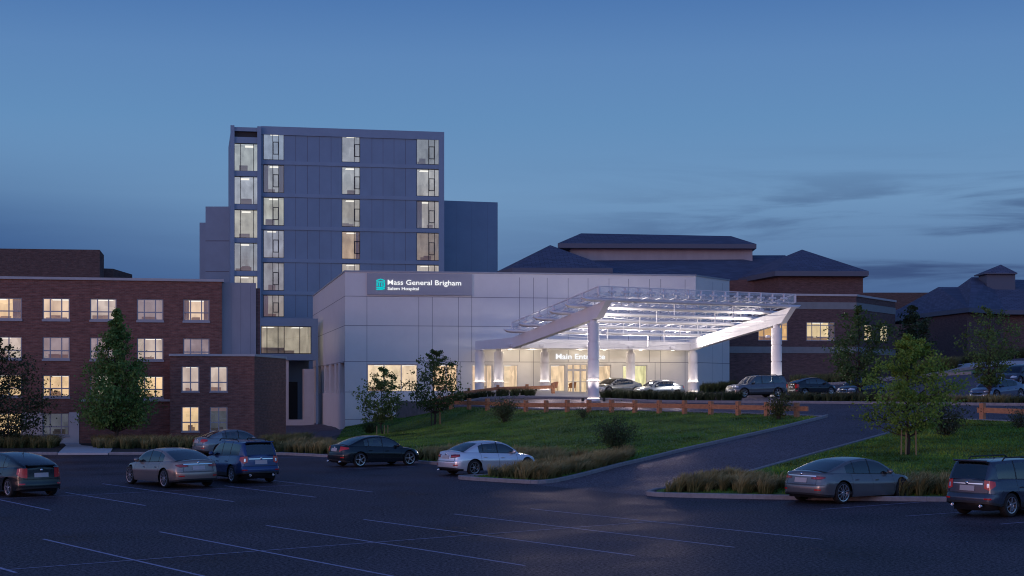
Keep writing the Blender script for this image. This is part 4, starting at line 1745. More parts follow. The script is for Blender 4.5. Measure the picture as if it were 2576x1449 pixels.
# columns: each with joint rings, an LED ring and a slimmer neck
COLS = [(*CO, 8.59, rz_(0) - .95, .43), (*(CO + CE * CW), 8.59, rz_(0) - .95, .43), (-2.75, 127.6, 6.85, zb0 - .82, .41), (-1.15, 129.2, 6.85, zs, .40),
        (2.82, 129.7, 6.85, zs, .40), (10.35, 131.2, 6.85, zs, .40), (15.75, 130.75, 6.85, zb0 - .8, .41)]
for k, (x, y, zt_, zn, r_) in enumerate(COLS):
    z0 = H(x, y) - .1
    joints = [4.29, 5.9, 7.23] if k < 2 else [4.29, 5.95]
    prof = [(r_, z0)]
    for j in joints:
        prof += [(r_, j - .07), (r_ - .06, j - .07), (r_ - .06, j + .025), (r_, j + .025)]
    prof += [(r_, zt_), (.27, zt_), (.27, zn)]
    mb = MB()
    for pa, pb_ in zip(prof[:-1], prof[1:]):
        mb.lathe([pa, pb_], (x, y, 0), (0, 0, 1), 32)
    for pa, pb_ in (((r_ + .05, z0), (r_ + .05, z0 + .28)), ((r_ + .05, z0 + .28), (r_, z0 + .28))):
        mb.lathe([pa, pb_], (x, y, 0), (0, 0, 1), 32)
    co_ = mb.build('column', M['column'], can, uv=False)
    for p in co_.data.polygons:
        p.use_smooth = abs(p.normal.z) < .5
    rg = MB()
    rg.lathe([(r_ + .005, 4.25), (r_ + .115, 4.25), (r_ + .115, 4.29), (r_ + .005, 4.29)], (x, y, 0), (0, 0, 1), 28, closed=True)
    rg.build('light_ring', M['canopy'], co_, uv=False, origin=wloc(can))
    tl_ = MB()
    tl_.lathe([(r_ + .10, 4.297), (r_ + .015, 4.297)], (x, y, 0), (0, 0, 1), 28)
    tl_.build('led_strip', M['led'], co_, uv=False, origin=wloc(can))
    tl_ = MB()
    tl_.lathe([(r_ + .042, z0 + .285), (r_ + .005, z0 + .285)], (x, y, 0), (0, 0, 1), 28)
    tl_.build('base_led_strip', M['led_low'], co_, uv=False, origin=wloc(can))
    vd = Vector((-x, -y)).normalized()
    for ang in (-48, 48):
        ub = MB()
        d = Vector((vd.x * math.cos(R(ang)) - vd.y * math.sin(R(ang)), vd.x * math.sin(R(ang)) + vd.y * math.cos(R(ang))))
        p = Vector((x + d.x * (r_ + .62), y + d.y * (r_ + .62), z0 + .34))
        ub.lathe([(0, -.24), (.11, -.24), (.11, 0), (.085, 0), (.08, -.04), (0, -.04)], p, (0, 0, 1), 12)
        l = bpy.data.lights.new('column_uplight', 'SPOT')
        l.energy = 170 if k < 2 else 80
        l.color = (1.0, .88, .82)
        l.spot_size = R(64)
        l.spot_blend = .8
        l.shadow_soft_size = .07
        o = bpy.data.objects.new('column_uplight', l)
        COL.objects.link(o)
        o.location = p + Vector((0, 0, .03))
        tg = Vector((x, y, z0 + 5.2))
        o.rotation_euler = (tg - o.location).to_track_quat('-Z', 'Y').to_euler()
        ub.build('uplight_fixture', M['trim'], co_, uv=False, origin=wloc(can))
# floodlights on the lintel and on the front columns' necks wash the canopy from below
fx = MB()
FL = []
for a in (2.2, 6.6, 11.0, 15.4):
    FL.append((cp(a, 10.85, zb0 - .6), cp(a, 3.0, rz_(3.0)), 1700))
for a in (.9, CW - .9):
    FL.append((cp(a, .0, 7.9), cp(CW / 2, 5.0, rz_(5) + .3), 1500))
for p, tg, pw in FL:
    fx.cbox(p, .34, .26, .18)
    l = bpy.data.lights.new('canopy_flood', 'SPOT')
    l.energy = pw
    l.color = (1.0, .90, .86)
    l.spot_size = R(150)
    l.spot_blend = .7
    l.shadow_soft_size = .25
    o = bpy.data.objects.new('canopy_flood', l)
    COL.objects.link(o)
    o.location = p + Vector((0, 0, .3))
    o.rotation_euler = (tg - p).to_track_quat('-Z', 'Y').to_euler()
fx.build('flood_fixture', M['canopy'], can, uv=False)
# downlights in the soffit light the doors and the paving
dl = MB()
for k, u in enumerate((1275, 1330, 1450, 1510, 1600, 1680)):
    p = fw_.pt(fw_.hit(u, 900)[0], zs - .03, 1.7)
    dl.lathe([(.0, -.02), (.14, -.02), (.14, .025), (0, .025)], p, (0, 0, 1), 12)
    l = bpy.data.lights.new('soffit_lamp', 'POINT')
    l.energy = 48
    l.color = (1.0, .84, .64)
    l.shadow_soft_size = .12
    o = bpy.data.objects.new('soffit_lamp', l)
    COL.objects.link(o)
    o.location = p + Vector((0, 0, -.16))
dl.build('downlight', M['lens'], can, uv=False)

# ------------------------------------------------------------------ brick building right of the canopy
rb = thing('hipped_brick_building', (30, 152, 0), 'dark brick building with hipped slate roofs and grey stone bands behind the canopy', 'building')
fr_ = Fac(XY(1815, 144.9), XY(2154, 147))
fr2 = Fac(XY(2154, 147), XY(2252, 157))
zr = fr_.hit(1835, 742.5)[1]
WR = [fr_.rect(1907.5, 809, 1981.7, 857), fr_.rect(2028.6, 810, 2100, 857.5)]
WR2 = [fr2.rect(2175, 815.5, 2194.6, 858), fr2.rect(2215, 818, 2233.7, 859)]
mb = MB()
wall_grid(mb, fr_, 0, fr_.len, 1.5, zr, WR, depth=.15)
wall_grid(mb, fr2, 0, fr2.len, 1.5, zr, WR2, depth=.15)
for f_ in (fr_, fr2):
    for (zb_, zt_) in ((11.46, 12.14), (7.16, 7.78)):
        f_.box(mb, .02, f_.len - .0, zb_, zt_, .003, .05, 1)
q0, q1 = fr2.pt(fr2.len, 0), fr2.pt(fr2.len, 0) + Vector((1, 18, 0))
mb.poly([(q0.x, q0.y, 1.5), (q1.x, q1.y, 1.5), (q1.x, q1.y, zr), (q0.x, q0.y, zr)])
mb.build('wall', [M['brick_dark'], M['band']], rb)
mb = MB()
fr_.box(mb, 0, fr_.len + .05, zr + .003, zr + .2, -.4, .12)
fr2.box(mb, .05, fr2.len + .1, zr + .004, zr + .199, -.4, .11)
mb.build('coping', M['coping'], rb, uv=False)
roof_slab(rb, [fr_.pt(0, 0, -.3), fr_.pt(fr_.len, 0, -.3), fr2.pt(fr2.len, 0, -.3), (q1.x, q1.y, 0), (22, 165, 0)], zr - .1, M['flat_roof'], 'flat_roof')
for k, (f_, r_, cols_, c_) in enumerate(((fr_, WR[0], (.2, .5, .8), (.80, .46, .17)), (fr_, WR[1], (.2, .5, .8), (.98, .74, .40)), (fr2, WR2[0], (.5,), (.9, .68, .36)), (fr2, WR2[1], (.5,), (1.0, .82, .5)))):
    window(rb, f_, r_, cols_, (.20, .83), M['frame_grey'], c_, depth=.15, fw=.07, furnish=3, curtain=.2 if k == 1 else 0, seed=900 + k)


def walls(parent, pts, z0, z1, m_, name='upper_wall'):
    mb = MB()
    for a, b in zip(pts[:-1], pts[1:]):
        mb.poly([(a[0], a[1], z0), (b[0], b[1], z0), (b[0], b[1], z1), (a[0], a[1], z1)])
    return mb.build(name, m_, parent)


def hip(parent, base, z, apex, fasc=.5, name='roof'):
    """hipped roof: base ring (counter-clockwise from front left), apex = [(i,...)] list of ridge points; each base edge joins the nearest ridge points"""
    mb = MB()
    n = len(base)
    B = [Vector((p[0], p[1], z)) for p in base]
    A = [Vector(p) for p in apex]
    near = [min(range(len(A)), key=lambda k: (A[k] - b).length) for b in B]
    for i in range(n):
        j = (i + 1) % n
        if near[i] == near[j]:
            mb.poly([B[i], B[j], A[near[i]]])
        else:
            mb.poly([B[i], B[j], A[near[j]], A[near[i]]])
        lo_i, lo_j = B[i] - Vector((0, 0, fasc)), B[j] - Vector((0, 0, fasc))
        mb.poly([lo_i, lo_j, B[j], B[i]], 1)
    mb.poly([b - Vector((0, 0, fasc)) for b in B][::-1], 1)
    return mb.build(name, [M['roof'], M['fascia']], parent)


# right pavilion
ze = 15.25
pA, pB, pC, pD = XY(1835, 160.5), XY(1896, 158), XY(1960, 152), XY(2171, 152.4)
pE = (pD[0] + .4, 169)
walls(rb, [pA, pB, pC, pD, pE], zr - .3, ze, M['brick_dark'])
hip(rb, [XY(1950, 151), XY(2185.6, 151.4), (pE[0] + .8, 170), (XY(1950, 151)[0] - 3.3, 170), XY(1887, 157.6)], ze + .3, [P(2017.6, 627.7, 160.5)])
# main long roof with penthouse
zm_ = 15.25
m0, m1 = XY(1500, 155.5), XY(1895, 163)
walls(rb, [(m0[0], m0[1]), (m1[0], m1[1])], 8, zm_, M['brick_dark'])
hip(rb, [XY(1470, 154.4), XY(1905, 162.4), (XY(1905, 162.4)[0] + 12, 180), (XY(1470, 154.4)[0] + 3, 190)], zm_ + .1, [P(1470, 643, 173), P(1975, 642, 173)], name='main_roof')
pw = Fac(XY(1434.6, 168), XY(1893, 168.8))
zp0, zp1 = 16.5, 19.45
mb = MB()
pw.box(mb, 0, pw.len, zp0, zp1, -9, 0)
mb.build('penthouse_wall', M['concrete'], rb)
hip(rb, [XY(1403, 166.8), XY(1903, 167.6), (XY(1903, 167.6)[0] + .5, 179), (XY(1403, 166.8)[0] + .5, 179)], 19.85, [P(1462, 586.8, 173), P(1839, 593.8, 173.6)], name='penthouse_roof')
# left pavilion
zl_ = 16.15
walls(rb, [XY(1262, 160), XY(1296, 156.8), XY(1536, 157)], 8, zl_, M['brick_dark'])
hip(rb, [XY(1289, 156), XY(1541.5, 156.4), (XY(1541.5, 156.4)[0] + .4, 176), (XY(1250, 161)[0] - .5, 176), XY(1250.5, 161)], zl_ + .12, [P(1384, 616.5, 166)])

# far right brick building with cupola
fb2 = thing('far_brick_building', (55, 185, 0), 'distant brick building with stepped hip roofs and a square cupola', 'building')
e0, e1, e2, e3 = XY(2306, 196), XY(2436.7, 180), XY(2528.5, 185.5), XY(2680, 186)
ze2 = 13.4
walls(fb2, [(e0[0], e0[1]), (e1[0], e1[1] + .6), (e2[0], e2[1] + .6), (e3[0], e3[1] + .6)], 2, ze2, M['brick_dark'], 'wall')
mb = MB()


def pl(u, v, D): return P(u, v, D)


A0, A1, A2, A3 = [Vector((p[0], p[1], ze2)) for p in (XY(2306, 195), XY(2437, 179.4), XY(2528.5, 184.9), XY(2690, 185.4))]
r1, r2, r3, r4 = pl(2360.6, 722, 200), pl(2409.4, 722, 200), pl(2444.5, 697, 197), pl(2486, 697, 197)
r5, r6 = pl(2545, 703, 199), pl(2690, 706, 199)
A00 = A0 + Vector((-.5, 18, 0))
mb.poly([A0, A1, r3, r2, r1])
mb.poly([A1, A2, r4, r3])
mb.poly([A2, A3, r6, r5, r4])
mb.poly([A00, A0, r1])
mb.poly([r1, r2, r3, r4, r5, r6, r6 + Vector((0, 14, -5)), A00 + Vector((0, 14, 0)), A00])
for a, b in ((A0, A1), (A1, A2), (A2, A3), (A00, A0)):
    d = Vector((0, 0, .55))
    mb.poly([a - d, b - d, b, a], 1)
mb.build('roof', [M['roof'], M['fascia']], fb2)
mb = MB()
c0, c1 = XY(2482.5, 192.2), XY(2554, 192.4)
mb.box((c0[0], c0[1], 15.5), (c1[0] - c0[0], .2, 0), (0, 3.4, 0), (0, 0, 18.35 - 15.5))
mb.build('cupola', M['fascia'], fb2, uv=False)
hip(fb2, [XY(2476.6, 191.7), XY(2559.5, 191.9), (XY(2559.5, 191.9)[0], 196.1), (XY(2476.6, 191.7)[0], 196.1)], 18.5, [P(2517.6, 665.6, 194)], .15, name='cupola_roof')
tn = thing('distant_flat_block', (55, 236, 0), 'low flat brown block seen far off between the two brick buildings', 'building')
mb = MB()
t0, t1 = XY(2150, 232), XY(2420, 232)
mb.box((t0[0], t0[1], 0), (t1[0] - t0[0], 0, 0), (0, 12, 0), (0, 0, EZ + (978 - 736) / F * 232))
mb.build('wall', M['brick_tan'], tn)
# entry porch light between the trees at the right building's corner
# white ramped footpath and dark drive on the far right
sheet('footpath', [xy_ground(u, v, D) for u, v, D in ((2374, 937, 136), (2464, 926, 139), (2600, 919, 140), (2640, 912, 146), (2413, 911, 146), (2330, 901, 152), (2322, 904, 150), (2405, 916, 143), (2424, 920, 141), (2416, 926, 139))], M['paving'], off=.12, cell=3)
sheet('far_lawn', [XY(2190, 140), XY(2450, 134), XY(2640, 130), XY(2640, 134), XY(2400, 138), XY(2240, 147)], M['lawn'], off=.07, cell=3)
kerb([XY(2200, 139.6), XY(2330, 137), XY(2420, 134.5), XY(2445, 134)], h=.25, w_=.4)


# ------------------------------------------------------------------ timber guard rails
def fence(name, label, pl, spacing, h=.93, rail_z=(.45, .72), post=.24, ext=0.0, group='timber guard rails'):
    pl = [Vector(p) for p in pl]
    lens = [0]
    for a, b in zip(pl[:-1], pl[1:]):
        lens.append(lens[-1] + (b - a).length)
    n = max(2, round(lens[-1] / spacing))

    def at(d):
        for k in range(len(pl) - 1):
            if d <= lens[k + 1] + 1e-6:
                return pl[k].lerp(pl[k + 1], (d - lens[k]) / (lens[k + 1] - lens[k]))
        return pl[-1]
    ps = [at(lens[-1] * k / n) for k in range(n + 1)]
    base = thing(name, (ps[0].x, ps[0].y, H(*ps[0])), label, 'fence', group)
    for k, p in enumerate(ps):
        a, b = ps[max(0, k - 1)], ps[min(n, k + 1)]
        d = (b - a).normalized()
        nn = Vector((d.y, -d.x))
        if nn.dot(-p) < 0:
            nn = -nn
        z = H(p.x, p.y)
        mb = MB()
        o = p - d * post / 2 - nn * post / 2
        j = rng.uniform(-.02, .03)
        mb.box((o.x, o.y, z - .2), (d * post).to_3d(), (nn * post).to_3d(), (0, 0, h + .2 + j), 0)
        for zz in (rail_z[0] + .06, rail_z[1] - .07):
            c = p + nn * (post / 2)
            mb.lathe([(0, .025), (.028, .025), (.028, -.01)], (c.x, c.y, z + zz), nn.to_3d(), 8, 1)
        mb.build('post', [M['timber'], M['bolt']], base, uv=False)
    for k in range(n):
        a, b = ps[k], ps[k + 1]
        d = (b - a)
        dn = d.normalized()
        nn = Vector((dn.y, -dn.x))
        if nn.dot(-a) < 0:
            nn = -nn
        za, zb_ = H(a.x, a.y), H(b.x, b.y)
        mb = MB()
        s_ = dn * (post / 2 + .003)
        o = a + s_ - nn * .02
        e_ = d - s_ * 2
        mb.box((o.x, o.y, za + rail_z[0]), (e_.x, e_.y, zb_ - za), (nn * .09).to_3d(), (0, 0, rail_z[1] - rail_z[0]))
        mb.build('rail', M['timber'], base, uv=False)
    if ext:
        p = ps[0]
        d = (ps[0] - ps[1]).normalized()
        nn = Vector((d.y, -d.x))
        if nn.dot(-p) < 0:
            nn = -nn
        o = p + d * (post / 2 + .003) - nn * .02
        mb = MB()
        mb.box((o.x, o.y, H(p.x, p.y) + rail_z[0]), (d * ext).to_3d(), (nn * .09).to_3d(), (0, 0, rail_z[1] - rail_z[0]))
        mb.build('rail', M['timber'], base, uv=False)
    return base


fence('guard_rail', 'long timber guard rail running along the top of the central lawn', [(16.1, 85.0), (5.26, 99.5), (-2.4, 109.7), (-4.9, 113.0), (-7.2, 116.3), (-8.3, 118.6), (-8.6, 120.6)], 2.27, ext=.75)
fence('guard_rail', 'darker timber guard rail beside the entrance plaza, behind the long one', [(-8.0, 122.6), (-6.4, 123.8), (-2.6, 124.3), (1.6, 123.6), (3.4, 124.6)], 2.5, h=.9)
fence('guard_rail', 'timber guard rail on the crest of the right-hand lawn', [(24.3, 77.6), (28.9, 71.9), (33.5, 66.2)], 3.4, ext=.16, h=.95)

# curved retaining wall at the lawn's upper left end
rw = thing('retaining_wall', (-8.5, 118, 0), 'curved pale block retaining wall below the guard rail by the white pavilion', 'wall')
pts = resample(smooth_line([(-4.9, 112.7), (-6.6, 115.0), (-8.2, 117.4), (-9.0, 119.4), (-9.2, 121.6), (-8.8, 124.5)], 2), .6)
mb = MB()
rows = []
for k, p in enumerate(pts):
    a, b = pts[max(0, k - 1)], pts[min(len(pts) - 1, k + 1)]
    d = (b - a).normalized()
    n = Vector((-d.y, d.x))
    zt_ = min(2.72, 2.1 + .1 * k)
    o_, i_ = p + n * .2, p - n * .2
    rows.append([(o_.x, o_.y, .2), (o_.x, o_.y, zt_), (i_.x, i_.y, zt_), (i_.x, i_.y, .2)])
mb.grid(rows)
mb.poly(rows[0][::-1])
mb.poly(rows[-1])
mb.build('block_face', M['stone'], rw)


# ------------------------------------------------------------------ wicker chairs inside the doors
def wicker_chair(x, y, z, rz, label):
    t = thing('wicker_chair', (x, y, z), label, 'chair', 'wicker chairs behind the entrance glass', rz)
    mb = MB()
    rows = []
    for k in range(13):
        a = R(-115 + 230 * k / 12)
        r_ = .34
        h_ = .86 - .22 * (abs(k - 6) / 6) ** 2
        rows.append([(-math.cos(a) * r_, math.sin(a) * r_, .36), (-math.cos(a) * (r_ + .06), math.sin(a) * (r_ + .06), h_)])
    mb.grid(rows)
    mb.tube([r[1] for r in rows], .03, 6)
    b = mb.build('backrest', M['wicker'], None, uv=False)
    b.parent = t
    mb = MB()
    mb.lathe([(0, .40), (.33, .40), (.35, .36), (.33, .32), (0, .32)], (0, 0, 0), (0, 0, 1), 20)
    b = mb.build('seat', M['wicker'], None, uv=False)
    b.parent = t
    for sx in (-1, 1):
        for sy in (-1, 1):
            mb = MB()
            mb.tube([(sx * .2, sy * .22, .33), (sx * .27, sy * .28, 0)], [.025, .02], 6)
            b = mb.build('leg', M['wicker'], None, uv=False)
            b.parent = t


for (u, lb, rz) in ((1399, 'wicker armchair behind the wide pane left of the sliding doors', 2.6), (1445, 'wicker armchair standing behind the glass of the sliding doors', 2.7), (1497, 'wicker armchair behind the glass right of the sliding doors', 3.0)):
    q = fw_.pt(fw_.hit(u, 960)[0], 0, -1.1)
    wicker_chair(q.x, q.y, ZF + .03, rz, lb)
# ------------------------------------------------------------------ vegetation
NR = np.random.default_rng(11)


def fast_mesh(name, verts, quads, mats, uvs=None):
    me = bpy.data.meshes.new(name)
    nv, nf = len(verts), len(quads)
    k = quads.shape[1]
    me.vertices.add(nv)
    me.vertices.foreach_set('co', np.ascontiguousarray(verts, np.float32).ravel())
    me.loops.add(nf * k)
    me.loops.foreach_set('vertex_index', np.ascontiguousarray(quads, np.int32).ravel())
    me.polygons.add(nf)
    me.polygons.foreach_set('loop_start', np.arange(0, nf * k, k, dtype=np.int32))
    me.polygons.foreach_set('loop_total', np.full(nf, k, np.int32))
    if uvs is not None:
        ul = me.uv_layers.new(name='UVMap')
        ul.data.foreach_set('uv', np.ascontiguousarray(uvs[quads.ravel()], np.float32).ravel())
    for m_ in (mats if isinstance(mats, (list, tuple)) else [mats]):
        me.materials.append(m_)
    me.update(calc_edges=True)
    me.validate()
    return me


def leaf_mesh(name, c, size, droop=.3):
    """one pointed leaf (two-triangle diamond folded on its rib) at each centre"""
    n = len(c)
    a = NR.normal(size=(n, 3))
    a[:, 2] -= droop
    a /= np.linalg.norm(a, axis=1)[:, None]
    b = NR.normal(size=(n, 3))
    b -= (b * a).sum(1)[:, None] * a
    b /= np.linalg.norm(b, axis=1)[:, None]
    s = size * NR.uniform(.6, 1.35, n)[:, None]
    v = np.stack([c - a * s * .55, c + b * s * .36, c + a * s * .6, c - b * s * .36], 1).reshape(-1, 3)
    q = np.arange(n * 4).reshape(-1, 4)
    return fast_mesh(name, v, q, M['leaf'])


def bez(p0, p1, p2, n):
    t = np.linspace(0, 1, n)[:, None]
    return (1 - t) ** 2 * p0 + 2 * t * (1 - t) * p1 + t ** 2 * p2


def tree(name, label, cat, x, y, h, rad, c0=.25, shape='oval', nb=34, leaves=5200, size=.16, trunk=.12, col=(0.072, 0.131, 0.029), group=None, seed=1, lean=(0, 0), up=.55, sub=5, z=None, spread=.30, offset=(0, 0)):
    """trunk with limbs and twigs > crown of single leaves gathered round the twigs"""
    r = np.random.default_rng(seed)
    z = H(x, y) - .05 if z is None else z
    th = thing(name, (x, y, z), label, cat, group)
    mb = MB()
    top = np.array([lean[0] * h, lean[1] * h, h * .97])
    mid = np.array([r.normal(0, .02) * h, r.normal(0, .02) * h, h * .5])
    tr = bez(np.zeros(3), mid, top, 14)
    tr[1:-1, :2] += r.normal(0, .008 * h, (12, 2))
    mb.tube([Vector(p) for p in tr], [trunk * (1.25 if k == 0 else (1 - .93 * k / 13)) for k in range(14)], 8)
    pts = []

    def env(f):
        if shape == 'cone':
            return max(.06, (1 - f) ** .8 * min(1, .6 + f * 2.6))
        if shape == 'spread':
            return max(.1, math.sin(math.pi * min(1, .12 + .88 * f ** .8)) ** .6)
        if shape == 'vase':
            return max(.15, min(1, .35 + f * 1.1) * (1 - max(0, f - .72) / .38))
        return max(.08, math.sin(math.pi * min(.99, .14 + .84 * f)) ** .75)
    for k in range(nb):
        f = (k + r.uniform(0, .8)) / nb
        zt_ = c0 * h + (1 - c0) * h * (f * .97 + .01)
        az = k * 2.39996 + r.normal(0, .35)
        L_ = rad * env(f) * r.uniform(.72, 1.12)
        tip = np.array([math.cos(az) * L_ + lean[0] * zt_ + offset[0] * math.sin(math.pi * f), math.sin(az) * L_ + lean[1] * zt_ + offset[1] * math.sin(math.pi * f), zt_])
        zs_ = max(c0 * h * .62, zt_ - L_ * up * r.uniform(.8, 1.4))
        st = tr[min(13, int(zs_ / (h * .97) * 13))].copy()
        st[2] = zs_
        mdl = st * .5 + tip * .5 + np.array([0, 0, -.10 * L_]) + r.normal(0, .05 * L_, 3)
        br = bez(st, mdl, tip, 6)
        b_r = max(.012, trunk * .42 * (1 - f * .6))
        mb.tube([Vector(p) for p in br], [b_r * (1 - .8 * i / 5) for i in range(6)], 5, caps=False)
        pts.append((tip, L_ * spread))
        for s_ in range(sub):
            u = r.uniform(.35, 1.0)
            bp = br[min(5, int(u * 5))]
            d = r.normal(size=3)
            d[2] = abs(d[2]) * .5
            d /= np.linalg.norm(d)
            e_ = bp + d * L_ * r.uniform(.18, .42) * (1.15 - u * .4)
            mb.tube([Vector(bp), Vector((bp + e_) / 2 + r.normal(0, .02, 3)), Vector(e_)], [b_r * .4, b_r * .3, .006], 4, caps=False)
            pts.append((e_, L_ * spread * .8))
    me_o = mb.build('trunk', M['bark'], None, uv=False, smooth=True)
    me_o.parent = th
    me_o.location = (0, 0, 0)
    w_ = np.array([max(.3, p[1]) for p in pts])
    w_ *= r.uniform(.25, 1.6, len(w_))
    w_ /= w_.sum()
    idx = r.choice(len(pts), leaves, p=w_)
    C = np.array([p[0] for p in pts])[idx]
    S = np.array([max(.14, p[1]) for p in pts])[idx][:, None]
    C = C + r.normal(size=(leaves, 3)) * S * np.array([.62, .62, .42])
    C = C[C[:, 2] > c0 * h * .72]
    me = leaf_mesh('crown', C, size)
    o = link_mesh('crown', me, th)
    o.color = (*col, 1)
    return th


def shrub(name, label, cat, x, y, h, rad, leaves=1800, size=.09, stems=16, col=(0.087, 0.123, 0.043), group=None, seed=1, open_=.5, fine=False):
    r = np.random.default_rng(seed)
    z = H(x, y) + .08
    th = thing(name, (x, y, z), label, cat, group)
    mb = MB()
    C = []
    for k in range(stems):
        az = k * 2.39996 + r.normal(0, .3)
        rr = rad * math.sqrt(r.uniform(.08, 1))
        hh = h * r.uniform(.62, 1.0) * (1 - .38 * (rr / rad) ** 2)
        tip = np.array([math.cos(az) * rr, math.sin(az) * rr, hh])
        p0 = np.array([math.cos(az) * .06, math.sin(az) * .06, -.05])
        br = bez(p0, np.array([tip[0] * .35, tip[1] * .35, hh * .55]), tip, 7)
        mb.tube([Vector(p) for p in br], [.022 * (1 - .8 * i / 6) for i in range(7)], 5, caps=False)
        n = leaves // stems
        u = r.uniform(open_ * .55, 1.03, n) ** .8
        ii = np.clip((u * 6).astype(int), 0, 6)
        c = br[ii] + r.normal(0, 1, (n, 3)) * (.10 + .17 * rad * u[:, None]) * np.array([1, 1, .85])
        C.append(c)
    C = np.concatenate(C)
    C = C[C[:, 2] > .08]
    me_o = mb.build('stem', M['bark'], None, uv=False, smooth=True)
    me_o.parent = th
    me_o.location = (0, 0, 0)
    o = link_mesh('foliage', leaf_mesh('foliage', C, size), th)
    o.color = (*col, 1)
    return th


TG = 'young street trees'
tree('broadleaf_tree', 'dark bushy tree cut off by the left picture edge before the brick wing', 'tree', *XY(-10, 92.5), 6.9, 2.75, c0=.12, shape='spread', nb=46, leaves=9500, size=.14, trunk=.14, col=(0.045, 0.065, 0.028), seed=3, offset=(.4, 0))
tree('conical_tree', 'tall dense conical green tree in front of the brick wing, by the path', 'tree', *XY(294, 94), 8.85, 2.5, c0=.19, shape='cone', nb=76, leaves=16500, size=.15, trunk=.13, col=(0.115, 0.215, 0.055), seed=5, sub=5, up=.9, spread=.36)
x, y = XY(963, 104)
tree('young_tree', 'light leafy young tree low on the lawn edge, before the white pavilion corner', 'tree', x, y, 4.75, 1.65, c0=.27, shape='spread', nb=26, leaves=3400, size=.15, trunk=.055, col=(0.109, 0.174, 0.051), group=TG, seed=8, up=.8, z=.45, spread=.27)
x, y = XY(1093, 107)
tree('young_tree', 'dark young tree with stakes on the upper left of the central lawn', 'tree', x, y, 5.65, 1.9, c0=.28, shape='spread', nb=28, leaves=4000, size=.15, trunk=.085, col=(0.055, 0.10, 0.028), group=TG, seed=12, up=.85, z=.95, spread=.27)
tree('young_tree', 'airy dark tree in the planted strip before the hipped brick building', 'tree', *XY(2163, 106), 6.8, 2.35, c0=.22, shape='oval', nb=34, leaves=4800, size=.17, trunk=.09, col=(0.065, 0.12, 0.034), group=TG, seed=15, up=.9, spread=.27)
xt, yt = xy_ground(2283, 1150, 62)
tree('maple_tree', 'big bright green spreading tree with stakes on the right lawn', 'tree', xt, yt, 5.15, 2.15, c0=.28, shape='spread', nb=42, leaves=10500, size=.10, trunk=.075, col=(0.175, 0.275, 0.045), seed=18, up=.45, sub=7, spread=.19, offset=(.15, 0))
tree('young_tree', 'thin open-crowned tree beside the blue fastback near the right edge', 'tree', *XY(2490, 101), 6.5, 2.15, c0=.2, shape='vase', nb=34, leaves=3700, size=.15, trunk=.085, col=(0.10, 0.17, 0.045), group=TG, seed=22, up=1.1, spread=.25)
tree('round_tree', 'dense dark round tree far back between the two brick buildings', 'tree', *XY(2296, 158), 9.2, 2.0, c0=.1, shape='oval', nb=50, leaves=5500, size=.24, trunk=.16, col=(0.051, 0.087, 0.043), seed=25, up=.6, spread=.36, z=3.5)

SG = 'small shrubs on the lawns'
for (u, v, gss, h_, r_, lf, sz, st, col, lb, sd, op) in (
        (932, 1091, 104, .95, .62, 1500, .09, 18, (.06, .085, .03), 'low round bush at the foot of the white pavilion corner', 31, .2),
        (1270, 1063, 100, 2.2, .95, 2600, .085, 22, (.075, .105, .04), 'loose olive shrub in front of the long rail, near its middle', 32, .45),
        (1466, 1052, 97, .98, .42, 500, .07, 10, (.05, .075, .03), 'smallest thin shrub just in front of the long timber rail', 33, .3),
        (1550, 1131, 78, 2.05, 1.12, 4200, .075, 30, (.055, .085, .035), 'largest rounded bush in the middle of the central lawn slope', 34, .2),
        (1958, 1056, 85, 1.72, .72, 1300, .095, 14, (.085, .10, .03), 'upright twiggy shrub covering the right end of the long rail', 35, .4),
        (2382, 1098, 72, 2.0, .95, 1700, .10, 18, (.065, .08, .042), 'dark twiggy shrub beside the big bright green tree', 36, .35),
        (2566, 1078, 74, 1.15, .58, 1500, .06, 18, (.075, .10, .05), 'grey-green bush beside the timber rail at the right edge', 37, .2)):
    q = xy_ground(u, v, gss, .08)
    shrub('shrub', lb, 'shrub', q[0], q[1], h_, r_, lf, sz, st, col, SG, sd, op)


# tree stakes
def stake(x, y, h_, m_, label, group, tilt=0):
    z = H(x, y)
    mb = MB()
    mb.tube([(0, 0, -.2), (tilt, 0, h_)], [.035, .032], 7)
    mb.tube([(tilt, 0, h_), (tilt, 0, h_ + .03)], [.032, .012], 7)
    o = mb.build('tree_stake', m_, None, uv=False)
    o.location = (x, y, z)
    tag(o, label, 'stake', group)


for du, lb in ((-20, 'leftmost of three pale stakes round the big bright tree'), (-8.5, 'middle pale stake just left of the big bright tree trunk'), (18, 'pale stake standing right of the big bright tree trunk')):
    stake(xt + du / F * yt, yt - .25, 1.13, M['stake'], lb, 'stakes round the big bright tree', .02 if du < 0 else -.02)
for du, lb in ((-15, 'short pale stake left of the lowest young tree'), (4, 'short pale stake close behind the lowest young tree trunk'), (13, 'short pale stake right of the lowest young tree')):
    x, y = XY(963 + du, 103.6)
    stake(x, y, .72, M['stake'], lb, 'stakes round the lowest young tree')
for du, lb in ((-8, 'dark stake left of the dark young tree on the lawn'), (14, 'slim brown stake right of the dark young tree')):
    x, y = XY(1093 + du, 106.6)
    stake(x, y, 1.45, M['bark'] if du < 0 else M['timber'], lb, 'stakes round the dark young tree')


# ------------------------------------------------------------------ grasses
def inside(poly, p):
    x, y = p[:, 0], p[:, 1]
    r = np.zeros(len(p), bool)
    n = len(poly)
    for i in range(n):
        x0, y0 = poly[i]
        x1, y1 = poly[(i + 1) % n]
        c = ((y0 > y) != (y1 > y)) & (x < (x1 - x0) * (y - y0) / (y1 - y0 + 1e-12) + x0)
        r ^= c
    return r


